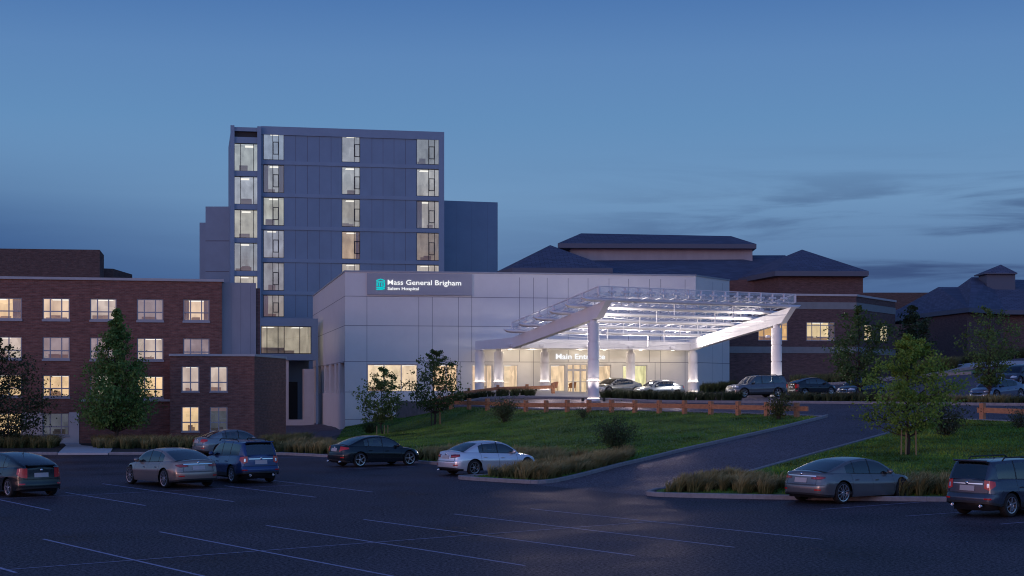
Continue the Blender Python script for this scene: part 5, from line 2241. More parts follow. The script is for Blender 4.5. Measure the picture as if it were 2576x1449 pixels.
def sample(poly, n):
    a = np.array(poly)
    lo, hi = a.min(0), a.max(0)
    p = NR.uniform(lo, hi, (n * 6, 2))
    p = p[inside(poly, p)]
    return p[:n]


def blades(base, h, lean, width, tan, segs=4):
    """arching blades: base (n,3), height h, horizontal lean vector (n,2)"""
    n = len(base)
    t = np.linspace(0, 1, segs + 1)
    side = np.stack([-lean[:, 1], lean[:, 0]], 1)
    nl = np.linalg.norm(side, axis=1)[:, None] + 1e-6
    ang = NR.uniform(-.9, .9, n)
    side = side / nl
    side = np.stack([side[:, 0] * np.cos(ang) - side[:, 1] * np.sin(ang), side[:, 0] * np.sin(ang) + side[:, 1] * np.cos(ang)], 1)
    V, U = [], []
    for k in range(segs + 1):
        c = base.copy()
        c[:, :2] += lean * (t[k] ** 1.9)[None] if np.ndim(t[k]) else lean * t[k] ** 1.9
        c[:, 2] += h * (t[k] - .22 * t[k] ** 3)
        w_ = width * (1 - t[k]) ** .6 + .002
        d = np.concatenate([side, np.zeros((n, 1))], 1) * (w_[:, None] if np.ndim(w_) else w_)
        V += [c - d, c + d]
        for _ in range(2):
            U.append(np.stack([tan, np.full(n, t[k])], 1))
    V = np.stack(V, 1).reshape(-1, 3)
    U = np.stack(U, 1).reshape(-1, 2)
    m_ = 2 * (segs + 1)
    b = np.arange(n)[:, None] * m_
    q = np.concatenate([b + np.array([[2 * k, 2 * k + 1, 2 * k + 3, 2 * k + 2]]) for k in range(segs)], 0)
    return V, q, U


def grass_bed(name, label, poly, clumps, per, h, m_, wind=(.22, 0), rad=.17, zoff=.08, tan=(.5, 1.0), width=.011):
    c = sample(poly, clumps)
    z = Hn(c)
    hh = NR.uniform(.72, 1.12, len(c)) * h
    n = len(c) * per
    i = np.repeat(np.arange(len(c)), per)
    a = NR.uniform(0, 2 * math.pi, n)
    r = rad * np.sqrt(NR.uniform(0, 1, n))
    base = np.stack([c[i, 0] + np.cos(a) * r * .6, c[i, 1] + np.sin(a) * r * .6, z[i] + zoff - .05], 1)
    hgt = hh[i] * NR.uniform(.6, 1.08, n)
    ln = np.stack([np.cos(a) * hgt * NR.uniform(.12, .5, n) + wind[0] * hgt * NR.uniform(.5, 1.6, n), np.sin(a) * hgt * NR.uniform(.12, .5, n) + wind[1] * hgt], 1)
    tn = np.clip(NR.uniform(*tan, len(c))[i] + NR.normal(0, .12, n), 0, 1)
    V, q, U = blades(base, hgt, ln, width * NR.uniform(.7, 1.3, n), tn)
    me = fast_mesh(name, V, q, M[m_], U)
    o = link_mesh(name, me)
    tag(o, label, 'grass', None, 'stuff')
    return o


def strip(pl, w0, w1):
    """polygon following a polyline between two sideways offsets"""
    pl = [Vector(p) for p in pl]
    A, B = [], []
    for k, p in enumerate(pl):
        a, b = pl[max(0, k - 1)], pl[min(len(pl) - 1, k + 1)]
        d = (b - a).normalized()
        n = Vector((-d.y, d.x))
        A.append(tuple(p + n * w0))
        B.append(tuple(p + n * w1))
    return A + B[::-1]


GN = 'ornamental_grass'
# along the brick wing
grass_bed(GN, 'tall tan grass bed under the render panel at the left edge', [XY(-90, 91), XY(128, 91), XY(150, 95.5), XY(-90, 97)], 200, 70, .98, 'blade', tan=(.35, .9))
grass_bed(GN, 'tall tan grass bed along the brick wing right of the path', [XY(236, 90.5), XY(470, 90), XY(500, 97.5), XY(232, 98)], 230, 70, .92, 'blade', tan=(.4, 1.0))
grass_bed(GN, 'grass bed by the brick corner behind the blue estate car', [XY(640, 90.5), XY(740, 92), XY(786, 101), XY(660, 98.5)], 120, 70, .95, 'blade', tan=(.2, .6))
grass_bed(GN, 'tan grass bed behind the black saloon by the kerb', [XY(690, 85.6), XY(835, 82.6), XY(850, 86), XY(805, 92.5), XY(720, 91)], 120, 70, .85, 'blade', tan=(.6, 1.0))
# lower edge of the central lawn
grass_bed(GN, 'tan grass bed between the black saloon and the white saloon', [(-5.0, 75.8), (-3.4, 73.9), (1.6, 67.0), (3.6, 68.0), (-1.2, 75.5), (-3.8, 78.2)], 210, 80, .92, 'blade', tan=(.6, 1.0))
grass_bed(GN, 'long tan grass bed on the island tip in front of the white saloon', [(-.9, 61.6), (.6, 59.1), (1.5, 59.7), (1.3 + .54 * 6.5, 59.5 + .84 * 6.5), (5.5, 68.2), (4.1, 67.6), (3.0, 65.6), (1.1, 63.6)], 260, 85, .80, 'blade', tan=(.6, 1.0))
grass_bed(GN, 'dark green grass clump at the island tip kerb', [(-1.1, 61.7), (-.2, 60.3), (.6, 60.2), (.3, 62.6)], 34, 80, .6, 'blade_dark')
# right lawn
grass_bed(GN, 'tan grass bed on the right island tip beside the fastback', [(5.4, 52.0), (8.8, 50.8), (9.6, 52.6), (8.0, 56.2), (6.4, 54.6)], 190, 85, .72, 'blade', tan=(.5, 1.0))
grass_bed(GN, 'tan grass bed between the fastback and the right-hand estate', [(9.6, 50.6), (17.5, 49.2), (17.8, 51.6), (10.5, 53.2)], 230, 85, .86, 'blade', tan=(.5, 1.0))
# planted strip beyond the upper road
def fk(a, b): return [Vector(FARK[k]) for k in range(a, b)]


grass_bed(GN, 'dark grass strip in front of the parked silver cars by the canopy', strip([(6.0, 114.4), (8.8, 111.0), (11.2, 108.2), (14.8, 105.2)], .5, 3.0), 230, 55, .95, 'blade_dark', tan=(.2, .8))
grass_bed(GN, 'dark grass strip below the grey estate car beyond the road', strip([(17.6, 103.0), (20.6, 100.6), (23.6, 98.1)], .5, 3.0), 150, 55, .82, 'blade_dark')
grass_bed(GN, 'tan grass strip beyond the road behind the rail end', strip([(23.6, 98.3), (27.0, 95.6), (30.2, 93.0)], .5, 2.8), 150, 55, .72, 'blade', tan=(.3, .9))
grass_bed(GN, 'dark grass strip in front of the blue fastback on the right', strip([(30.4, 92.8), (38, 86.4)], .5, 2.6), 170, 55, .72, 'blade_dark')
grass_bed(GN, 'dark grass planting between the two rails on the plaza', [(-7.6, 123.4), (-2.8, 123.0), (1.8, 122.3), (1.6, 123.2), (-2.6, 123.9), (-6.6, 123.8)], 130, 50, .75, 'blade_dark')
grass_bed(GN, 'dark grass along the white pavilion corner behind the parked cars', [XY(1760, 131), XY(1845, 133.5), XY(1845, 138), XY(1765, 134)], 110, 50, 1.0, 'blade_dark')
grass_bed(GN, 'olive grass bed along the foot of the hipped brick building', [XY(1990, 137), XY(2140, 137), XY(2140, 142), XY(1990, 142)], 170, 50, 1.25, 'blade', tan=(.1, .5))
grass_bed(GN, 'olive grass bed beside the ramped footpath on the far right', [XY(2300, 141), XY(2405, 141), XY(2410, 146), XY(2310, 147)], 160, 50, 1.5, 'blade', tan=(.1, .45))
grass_bed(GN, 'dark shrubby grass under the far brick building', [XY(2420, 160), XY(2640, 160), XY(2640, 168), XY(2420, 168)], 150, 50, 1.5, 'blade_dark')


def turf(label, poly, n, h=.10):
    p = sample(poly, n)
    z = Hn(p) + .09
    base = np.concatenate([p, z[:, None]], 1)
    a = NR.uniform(0, 2 * math.pi, len(p))
    hh = h * NR.uniform(.5, 1.35, len(p))
    ln = np.stack([np.cos(a), np.sin(a)], 1) * hh[:, None] * NR.uniform(.2, .9, (len(p), 1))
    f = (np.sin(p[:, 0] * .7 + 1.3 * np.sin(p[:, 1] * .31)) + np.sin(p[:, 1] * .9 + p[:, 0] * .4)) * .22 + .4
    V, q, U = blades(base, hh, ln, .016 * NR.uniform(.6, 1.4, len(p)), np.clip(f + NR.normal(0, .22, len(p)), 0, 1), 2)
    o = link_mesh('turf_grass', fast_mesh('turf_grass', V, q, M['turf'], U))
    tag(o, label, 'grass', None, 'stuff')


turf('short green turf on the central lawn slope', LAWN, 75000)
turf('short green turf on the right-hand lawn', [(5.3, 52.3), (9, 51), (14, 50.2), (22, 49), (30, 60), (32, 66), (23.2, 78), (21.9, 78)] + [(x + .3, y - .2) for x, y in RR[::-1][2:]], 60000)
# ------------------------------------------------------------------ cars
def catmull(pts, n):
    p = np.array(pts, float)
    p = np.concatenate([[2 * p[0] - p[1]], p, [2 * p[-1] - p[-2]]])
    out = []
    for k in range(1, len(p) - 2):
        t = np.linspace(0, 1, n, endpoint=False)[:, None]
        a, b, c, d = p[k - 1], p[k], p[k + 1], p[k + 2]
        out.append(.5 * (2 * b + (c - a) * t + (2 * a - 5 * b + 4 * c - d) * t ** 2 + (3 * b - a - 3 * c + d) * t ** 3))
    out.append(p[-2][None])
    return np.concatenate(out)


def interp(tab, x):
    return float(np.interp(x, [a for a, b in tab], [b for a, b in tab]))


class Car:
    """body is a wall swept round the plan outline plus bonnet and boot deck; glasshouse on top. x runs forward, y left."""

    def __init__(c, d):
        c.d = d
        L_, W_ = d['L'], d['W']
        h = W_ / 2
        x0, x1 = -L_ / 2, L_ / 2
        rc, fc_ = d.get('rc', .42), d.get('fc', .62)
        ctl = [(x0, 0), (x0 + .015, .30 * h), (x0 + .06, .60 * h), (x0 + rc * .40, .83 * h), (x0 + rc * 1.0, .945 * h), (x0 + rc * 2.2, .99 * h), (x0 + L_ * .38, h), (x1 - L_ * .36, h),
               (x1 - fc_ * 1.7, .985 * h), (x1 - fc_, .94 * h), (x1 - fc_ * .45, .80 * h), (x1 - .10, .56 * h), (x1 - .025, .28 * h), (x1, 0)]
        c.plan = catmull(ctl, 40)
        s = np.concatenate([[0], np.cumsum(np.linalg.norm(np.diff(c.plan, axis=0), axis=1))])
        c.s = s
        c.tot = s[-1]
        c.x0, c.x1 = x0, x1
        c.xr = x0 + d['ro']
        c.xf = x1 - d['fo']
        c.R = d['R']

    def plan_at(c, a):
        return np.interp(a, c.s, c.plan[:, 0]), np.interp(a, c.s, c.plan[:, 1])

    def a_of_x(c, x):
        k = np.searchsorted(c.plan[:, 0], x)
        k = min(max(k, 1), len(c.s) - 1)
        t = (x - c.plan[k - 1, 0]) / max(1e-6, c.plan[k, 0] - c.plan[k - 1, 0])
        return c.s[k - 1] + t * (c.s[k] - c.s[k - 1])

    def ztop(c, x):
        return interp(c.d['top'], (x - c.x0) / c.d['L'])

    def zbot(c, x):
        z = interp(c.d['sill'], (x - c.x0) / c.d['L'])
        for xw in (c.xr, c.xf):
            ra = c.R + .055
            if abs(x - xw) < ra:
                z = max(z, c.R + math.sqrt(ra * ra - (x - xw) ** 2))
        return z

    def wall(c, a, z, out=0.0):
        """point on the body side at plan arc length a and height z"""
        x, y = c.plan_at(a)
        zt_ = c.ztop(x)
        f = z / zt_
        ins = .055 * max(0, (.38 - f) / .38) ** 1.3 + .10 * max(0, (f - .62) / .38) ** 1.6 * c.d.get('tumble', 1)
        ins -= .012 * math.exp(-((f - .70) / .05) ** 2)
        px = np.interp(a + .02, c.s, c.plan[:, 0]) - np.interp(a - .02, c.s, c.plan[:, 0])
        py = np.interp(a + .02, c.s, c.plan[:, 1]) - np.interp(a - .02, c.s, c.plan[:, 1])
        l = math.hypot(px, py) + 1e-9
        nx, ny = -py / l, px / l           # outward
        end = max(0.0, -nx)
        if x < 0 and end > 0:
            ins = ins * (1 - end) + end * interp(c.d['rear'], f)
        endf = max(0.0, nx)
        if x > 0 and endf > 0:
            ins = ins * (1 - endf) + endf * interp(c.d['front'], f)
        o = out - ins
        return np.array([x + nx * o, max(0.0, y + ny * o) if y > 0 else 0.0, z])

    def patch(c, mb, pa, pz0, pz1, out, mi=0, n=10, m_=3, both=True, side=1):
        """a panel conforming to the body side between arc lengths pa[0]..pa[1]; heights may vary along it"""
        rows = []
        for i in range(n + 1):
            t = i / n
            a = pa[0] + (pa[1] - pa[0]) * t
            z0, z1 = interp(pz0, t), interp(pz1, t)
            rows.append([c.wall(a, z0 + (z1 - z0) * j / m_, out) for j in range(m_ + 1)])
        if side > 0:
            mb.grid(rows, mi)
        else:
            mb.grid([[(p[0], -p[1], p[2]) for p in r] for r in rows], mi, flip=True)


def fbuild(mb, name, mats, parent, smooth=True, merge=True):
    o = mb.build(name, mats, None, smooth=smooth, uv=False, merge=merge)
    o.parent = parent
    return o


def make_car(name, d):
    c = Car(d)
    L_, W_, hh = d['L'], d['W'], d['W'] / 2
    root = thing(name, (0, 0, 0), 'car', 'car')
    # ---- columns along the half outline
    ax = list(np.linspace(0, c.a_of_x(c.x0 + .5), 16)) + [c.a_of_x(x) for x in np.linspace(c.x0 + .5, c.x1 - .6, 46)] + list(np.linspace(c.a_of_x(c.x1 - .6), c.tot, 18))
    for xw in (c.xr, c.xf):
        for t in np.linspace(-1, 1, 17):
            ax.append(c.a_of_x(xw + math.sin(t * math.pi / 2) * (c.R + .0549)))
    seams = d['doors']                       # x positions of the door cuts, front to back
    for x in seams:
        ax += [c.a_of_x(x - .006), c.a_of_x(x + .006)]
    ax = sorted(set(round(a, 4) for a in ax))
    rows_n = 11
    body, doors = MB(), {}
    cols = []
    for a in ax:
        x, y = c.plan_at(a)
        zb_, zt_ = c.zbot(x), c.ztop(x)
        cols.append([c.wall(a, zb_ + (zt_ - zb_) * j / rows_n) for j in range(rows_n + 1)])
    for i in range(len(ax) - 1):
        xm = (c.plan_at(ax[i])[0] + c.plan_at(ax[i + 1])[0]) / 2
        thin = any(abs(xm - x) < .0059 for x in seams)
        dk = None
        if c.xr + .2 < xm < c.xf:
            for k in range(len(seams) - 1):
                if seams[k + 1] < xm < seams[k]:
                    dk = k
        for j in range(rows_n):
            q = [cols[i][j], cols[i + 1][j], cols[i + 1][j + 1], cols[i][j + 1]]
            zc = sum(p[2] for p in q) / 4
            mi = 0
            if thin and zc > .3:
                mi = 2
            elif zc < d.get('cladding', .0) or (xm < c.x0 + .7 and zc < d.get('valance', .36) - (xm - c.x0) * .22):
                mi = 3
            elif zc < .27 and xm > c.x1 - .4:
                mi = 3
            for s_ in (1, -1):
                qq = [(p[0], p[1] * s_, p[2]) for p in q]
                if s_ > 0:
                    qq = qq[::-1]
                if dk is not None and not thin and zc > .27 and mi == 0:
                    doors.setdefault((dk, s_), MB()).poly(qq)
                else:
                    body.poly(qq, mi)
    # ---- bonnet, cabin floor and boot deck
    gh = d['roof']                             # glasshouse outline (x from rear bumper fraction, z)
    gx0, gx1 = c.x0 + gh[0][0] * L_, c.x0 + gh[-1][0] * L_
    m_ = 8
    crown = d.get('crown', .07)
    xe = [c.plan_at(a)[0] for a in ax]
    deck = []
    for i, a in enumerate(ax):
        e = cols[i][-1]
        t = (e[0] - (c.x0)) / L_
        xc = e[0]
        if t < .12:
            xc = e[0] - (1 - (1 - abs(e[1]) / hh) ** 2) * .0
        row = []
        for j in range(m_ + 1):
            f = j / m_
            z = e[2] + crown * (1 - (1 - f) ** 2.2) * min(1, e[1] / (.6 * hh) if e[1] > 0 else 0)
            row.append((xc, e[1] * (1 - f), z))
        deck.append(row)
    for i in range(len(ax) - 1):
        xm = (xe[i] + xe[i + 1]) / 2
        for j in range(m_):
            q = [deck[i][j], deck[i + 1][j], deck[i + 1][j + 1], deck[i][j + 1]]
            ym = abs(q[0][1] + q[2][1]) / 2
            mi = 1 if (gx0 + .02 < xm < gx1 - .02 and ym < hh - .18) else 0
            for s_ in (1, -1):
                qq = [(p[0], p[1] * s_, p[2]) for p in q]
                body.poly(qq[::-1] if s_ > 0 else qq, mi)
    # ---- dark underbody
    body.cbox((0, 0, .40), L_ - .5, W_ - .62, .42, 3)
    body.cbox(((c.xr + c.xf) / 2, 0, .30), c.xf - c.xr - 2 * c.R - .16, W_ - .22, .2, 3)
    # ---- glasshouse
    gl = np.array([(c.x0 + x * L_, z) for x, z in gh])
    gc = catmull(gl, 10)
    keep = [0]
    for k in range(1, len(gc)):
        if gc[k, 0] > gc[keep[-1], 0] + .004:
            keep.append(k)
    gc = gc[keep]
    brk = [x for wn in d['windows'] for x in wn] + [c.x0 + d['rw'] * L_, c.x0 + d['ws'] * L_]
    xs = sorted(set([round(x, 4) for x in gc[:, 0]] + [round(x, 4) for x in brk if gc[0, 0] < x < gc[-1, 0]] + [round(x, 4) for x in np.linspace(gc[0, 0], gc[-1, 0], 40)]))
    drop = d.get('drop', .05)
    tum = d.get('tum', .36)

    def sect(x):
        z = float(np.interp(x, gc[:, 0], gc[:, 1]))
        zb_ = c.ztop(x) - .005
        y_ = abs(c.wall(c.a_of_x(min(max(x, c.x0 + .12), c.x1 - .3)), zb_)[1])
        wb = y_ - .035
        ze = max(zb_ + .001, z - drop)
        dz = ze - zb_
        wr = wb - tum * dz - .05 * dz * dz
        return z, zb_, wb, ze, wr

    def side_pt(x, z):
        zc_, zb_, wb, ze, wr = sect(x)
        f = (z - zb_) / max(1e-4, ze - zb_)
        return np.array([x, wb + (wr - wb) * f + .02 * math.sin(math.pi * min(1, max(0, f))) * min(1, (ze - zb_) * 3), z])
    xrw, xws = c.x0 + d['rw'] * L_, c.x0 + d['ws'] * L_
    wins = {}
    scr = {'windscreen': MB(), 'rear_window': MB()}
    for i in range(len(xs) - 1):
        xa, xb = xs[i], xs[i + 1]
        xm = (xa + xb) / 2
        A, B = sect(xa), sect(xb)
        # top surface
        N = 8
        for j in range(N):
            f0, f1 = j / N, (j + 1) / N

            def tp(x, S, f):
                return (x, S[4] * f, S[0] - (S[0] - S[3]) * f ** 2.6)
            q = [tp(xa, A, f0), tp(xb, B, f0), tp(xb, B, f1), tp(xa, A, f1)]
            kind = 'rear_window' if xm < xrw else ('windscreen' if xm > xws else None)
            glass = kind and f1 < .93 and not (kind == 'rear_window' and xm < gx0 + d.get('rwin', .04)) and not (kind == 'windscreen' and xm > gx1 - .05)
            for s_ in (1, -1):
                qq = [(p[0], p[1] * s_, p[2]) for p in q]
                qq = qq if s_ > 0 else qq[::-1]
                if glass:
                    scr[kind].poly(qq)
                else:
                    body.poly(qq, 0)
        # sides
        wk = None
        for k, (w0, w1) in enumerate(d['windows']):
            if w0 < xm < w1:
                wk = k
        rail = d.get('rail', .055)
        za_lo, zb_lo = A[1] + .03, B[1] + .03
        za_hi, zb_hi = A[3] - rail, B[3] - rail
        isg = wk is not None and za_hi > za_lo + .01 and zb_hi > zb_lo + .01

        def strip_(z0a, z1a, z0b, z1b, mb, mi=0, n=3):
            for j in range(n):
                q = [side_pt(xa, z0a + (z1a - z0a) * j / n), side_pt(xb, z0b + (z1b - z0b) * j / n), side_pt(xb, z0b + (z1b - z0b) * (j + 1) / n), side_pt(xa, z0a + (z1a - z0a) * (j + 1) / n)]
                for s_ in (1, -1):
                    qq = [(p[0], p[1] * s_, p[2]) for p in q]
                    (mb if not isinstance(mb, dict) else mb[s_]).poly(qq[::-1] if s_ > 0 else qq, mi)
        if isg:
            strip_(A[1] - .02, za_lo, B[1] - .02, zb_lo, body, 3, 1)
            w_ = wins.setdefault(wk, {1: MB(), -1: MB()})
            strip_(za_lo, za_hi, zb_lo, zb_hi, w_, 0, 3)
            strip_(za_hi, A[3], zb_hi, B[3], body, 0, 1)
        else:
            between = any(min(w) <= xm <= max(w) for w in [(d['windows'][k][0], d['windows'][k + 1][1]) for k in range(len(d['windows']) - 1)]) and wk is None
            strip_(A[1] - .02, A[3], B[1] - .02, B[3], body, 3 if between else 0, 3)
    # rear lip spoiler
    if d.get('spoiler'):
        x, z, w_ = d['spoiler']
        xx = c.x0 + x * L_
        rows = []
        for j in range(11):
            y = w_ * (j / 5 - 1)
            k = 1 - .12 * (abs(y) / w_) ** 2
            rows.append([(xx + .20, y, z - .015 + .01), (xx, y, (z + .012) * 1.0 - .02 * (1 - k)), (xx - .05 * k, y, z - .012), (xx + .02, y, z - .05)])
        body.grid(rows, 0)
    if d.get('rails'):
        for s_ in (-1, 1):
            zr_ = d['H']
            xa, xb = d['rails']
            S0 = sect((xa + xb) / 2)
            body.tube([(xa, s_ * (S0[4] - .03), zr_ - .05), (xa + .12, s_ * (S0[4] - .03), zr_ + .035), (xb - .15, s_ * (S0[4] - .03), zr_ + .035), (xb, s_ * (S0[4] - .03), zr_ - .06)], .022, 6, 3)
    bo = fbuild(body, 'body', [M['car'], M['cabin'], M['gap'], M['trim']], root)
    for (k, s_), mb in doors.items():
        do = fbuild(mb, 'door', M['car'], root)
        hm = MB()
        xh = seams[k + 1] + .16
        p = c.wall(c.a_of_x(xh), c.ztop(xh) * .80, .0)
        hm.cbox((p[0] + .04, s_ * (p[1] + .012), p[2]), .19, .026, .03)
        fbuild(hm, 'handle', M['chrome'] if d.get('chrome_handles') else M['car'], do, False, False)
    for k, w_ in wins.items():
        for s_ in (1, -1):
            fbuild(w_[s_], 'side_window', M['car_glass'], root)
    for k, mb in scr.items():
        if mb.f:
            fbuild(mb, k, M['car_glass'], root)
    # ---- seats, dash and wheel seen through the glass
    sm = MB()
    zb_ = c.ztop(0)
    for xs_, w_ in ((d['seat_f'], .5), (d['seat_r'], .46)):
        for sy in (-.37, .37):
            sm.box((xs_, sy - w_ / 2, zb_ - .25), (.16, 0, 0), (0, w_, 0), (-.10, 0, .38))
            sm.box((xs_ - .10, sy - .13, zb_ + .17), (.11, 0, 0), (0, .26, 0), (-.03, 0, .16))
    so_ = fbuild(sm, 'seats', M['cabin'], root, False, False)
    # ---- lamps, plate, grille, mirrors
    for s_ in (1, -1):
        tm = MB()
        for (a0, a1, z0, z1, mi) in d['tail']:
            c.patch(tm, (a0, a1), z0, z1, .008, mi, side=s_)
        fbuild(tm, 'tail_light', [M['tail'], M['tail_dark'], M['chrome']], root, True, False)
        hm = MB()
        a0, a1, z0, z1 = d['head']
        c.patch(hm, (c.tot - a1, c.tot - a0), z0, z1, .008, 0, side=s_)
        fbuild(hm, 'headlight', M['head'], root, True, False)
        mm = MB()
        xm_ = c.x0 + d['mir'] * L_
        S0 = sect(xm_)
        zz = S0[1] + .10
        for (r0, r1) in ((0, 1),):
            rows = []
            for i in range(7):
                t = -1 + 2 * i / 6
                rr = math.sqrt(max(0.02, 1 - t * t))
                rows.append([(xm_ + .02 + math.cos(2 * math.pi * j / 10) * .075 * rr, s_ * (S0[2] + .14 + t * .11), zz + math.sin(2 * math.pi * j / 10) * .085 * rr) for j in range(11)])
            mm.grid(rows, 0, flip=s_ < 0)
        mm.box((xm_ - .02, s_ * (S0[2] - .02), zz - .06), (.08, 0, 0), (0, s_ * .1, 0), (0, 0, .04), 0)
        fbuild(mm, 'wing_mirror', M['car'], root, True, False)
    pm = MB()
    for s_ in (1, -1):
        c.patch(pm, (0, .26), [(0, d['plate'] - .075), (1, d['plate'] - .075)], [(0, d['plate'] + .075), (1, d['plate'] + .075)], .012, 0, n=3, side=s_)
    fbuild(pm, 'number_plate', M['plate'], root, True, False)
    gm = MB()
    bz0, bz1, ba = d.get('boot', (.62, .86, .62))
    for s_ in (1, -1):
        c.patch(gm, (0, ba), flat(bz0), flat(bz0 + .012), .006, 0, n=10, m_=1, side=s_)
        c.patch(gm, (ba, ba + .012), flat(bz0), flat(bz1), .006, 0, n=1, m_=6, side=s_)
        c.patch(gm, (0, .95), flat(d.get('bump', .60)), flat(d.get('bump', .60) + .010), .005, 0, n=14, m_=1, side=s_)
    fbuild(gm, 'boot_gap', M['gap'], root, False, False)
    for s_ in (1, -1):
        rm2 = MB()
        c.patch(rm2, (.58, .80), flat(d.get('refl', .44)), flat(d.get('refl', .44) + .045), .008, 0, n=4, m_=1, side=s_)
        fbuild(rm2, 'reflector', M['tail'], root, False, False)
    if d.get('strip'):
        a1, z0, z1 = d['strip']
        pm = MB()
        for s_ in (1, -1):
            c.patch(pm, (0, a1), [(0, z0), (1, z0)], [(0, z1), (1, z1)], .016, 0, n=8, m_=2, side=s_)
        fbuild(pm, 'boot_strip', M['chrome'], root, True, False)
    for (a1, z0, z1, mt, nm) in d.get('grille', ()):
        pm = MB()
        for s_ in (1, -1):
            c.patch(pm, (c.tot - a1, c.tot), [(0, z0 + .03), (.3, z0), (1, z0)], [(0, z1 - .03), (.3, z1), (1, z1)], .010 if mt == 'trim' else .006, 0, n=8, side=s_)
        fbuild(pm, nm, M[mt], root, True, False)
    for (y, z) in d.get('exhaust', ()):
        for s_ in ((1, -1) if y > 0 else (1,)):
            xm_ = MB()
            xm_.lathe([(.028, 0), (.045, 0), (.045, -.16), (.036, -.16), (.028, -.05)], (c.x0 + .17, s_ * abs(y), z), (1, 0, 0), 12)
            fbuild(xm_, 'exhaust', M['chrome'], root, True, False)
    bm_ = MB()
    p = c.wall(0, d['badge'], .012)
    bm_.lathe([(0, -.02), (.045, -.02), (.05, .0), (.05, .02)], (p[0], 0, p[2]), (1, 0, 0), 14)
    fbuild(bm_, 'badge', M['chrome'], root, True, False)
    if d.get('aerial'):
        am = MB()
        xa = c.x0 + d['aerial'] * L_
        zz = sect(xa)[0]
        am.tube([(xa, 0, zz - .01), (xa - .16, 0, zz + .24)], [.008, .004], 5)
        am.lathe([(.03, 0), (.02, .03), (0, .04)], (xa, 0, zz - .012), (0, 0, 1), 8)
        fbuild(am, 'aerial', M['trim'], root, False, False)
    # ---- wheels
    R_ = c.R
    tw_ = .22
    for xw in (c.xr, c.xf):
        for s_ in (1, -1):
            yo = s_ * (hh - .035)
            wm = MB()
            rim_r = R_ * d.get('rim', .70)
            prof = [(rim_r, -.005), (rim_r + .012, .006), (R_ - .03, .008), (R_ - .006, -.02), (R_, -.06), (R_, -tw_ + .06), (R_ - .03, -tw_), (rim_r, -tw_), (rim_r - .01, -tw_ + .04)]
            wm.lathe(prof, (xw, yo, R_), (0, s_, 0), 28)
            wo = fbuild(wm, 'wheel', M['tyre'], root)
            rm_ = MB()
            rm_.lathe([(rim_r - .028, -.05), (rim_r - .022, .004), (rim_r + .004, .008), (rim_r + .002, -.10), (rim_r - .03, -.10)], (xw, yo, R_), (0, s_, 0), 28, 0)
            rm_.lathe([(0, -.13), (rim_r - .02, -.13)], (xw, yo, R_), (0, s_, 0), 24, 1)
            rm_.lathe([(0, .004), (.04, .002), (.06, -.02), (.065, -.06)], (xw, yo, R_), (0, s_, 0), 14, 0)
            ns = d.get('spokes', 5)
            for k in range(ns):
                a = 2 * math.pi * k / ns + .3
                dx, dz = math.cos(a), math.sin(a)
                px, pz = -dz, dx
                w0, w1 = (.052, .036) if ns <= 6 else (.030, .022)
                if d.get('twist'):
                    w1 = .05
                tw2 = d.get('twist', 0)
                q = []
                for r_, w_, yy in ((.045, w0, -.004), (rim_r - .012, w1, .0)):
                    ox, oz = (0, 0) if r_ < .1 else (px * tw2, pz * tw2)
                    for sg in (-1, 1):
                        q.append((xw + dx * r_ + px * w_ * sg * .5 + ox, yo + s_ * yy, R_ + dz * r_ + pz * w_ * sg * .5 + oz))
                f_ = [q[0], q[1], q[3], q[2]]
                b_ = [(p[0], p[1] - s_ * .05, p[2]) for p in f_]
                rm_.poly(f_)
                for i2 in range(4):
                    rm_.poly([f_[i2], f_[(i2 + 1) % 4], b_[(i2 + 1) % 4], b_[i2]])
            ro_ = rm_.build('rim', [M['rim'], M['trim']], None, uv=False)
            ro_.parent = wo
    for ch in root.children:
        if ch.name.split('.')[0] in ('body', 'door', 'wing_mirror'):
            ch.color = (.3, .3, .3, 1)
    return root


def flat(z): return [(0, z), (1, z)]


SED = dict(L=4.60, W=1.80, H=1.45, ro=1.02, fo=.90, R=.325, rc=.40, fc=.62,
           top=[(0, .96), (.03, .985), (.10, 1.0), (.2, .985), (.35, .945), (.55, .905), (.66, .885), (.75, .85), (.88, .775), (.96, .68), (1, .60)],
           sill=[(0, .30), (.06, .24), (.15, .21), (.85, .19), (.94, .21), (1, .25)],
           rear=[(0, .10), (.25, .03), (.40, 0), (.62, .0), (.68, .035), (.86, .06), (1, .13)], front=[(0, .10), (.25, .02), (.5, 0), (.75, .02), (1, .16)],
           roof=[(.085, .985), (.14, 1.09), (.21, 1.245), (.275, 1.36), (.34, 1.425), (.44, 1.45), (.53, 1.435), (.60, 1.36), (.66, 1.215), (.715, 1.03), (.755, .86)],
           rw=.285, ws=.575, doors=[.93, -.06, -.98], windows=[(-.03, .90), (-.80, -.09), (-1.05, -.84)], seat_f=-.15, seat_r=-.92, mir=.655, spokes=7, rim=.71,
           tail=[(.44, .98, [(0, .80), (.5, .76), (1, .84)], [(0, .93), (.5, .95), (1, .93)], 0)], head=(.42, 1.02, [(0, .60), (1, .56)], [(0, .69), (.6, .74), (1, .64)]),
           plate=.80, badge=.92, grille=[(.38, .50, .62, 'trim', 'grille'), (.42, .28, .40, 'trim', 'air_intake')], exhaust=[(-.5, .24)], chrome_handles=False, drop=.05)
BMW = dict(SED, L=4.63, W=1.81, H=1.43, ro=.98, fo=.80, R=.335, spokes=7,
           tail=[(.38, .92, [(0, .76), (.5, .77), (1, .83)], [(0, .90), (.5, .92), (1, .92)], 1), (.42, .86, [(0, .80), (1, .83)], [(0, .84), (1, .87)], 0)], strip=None)
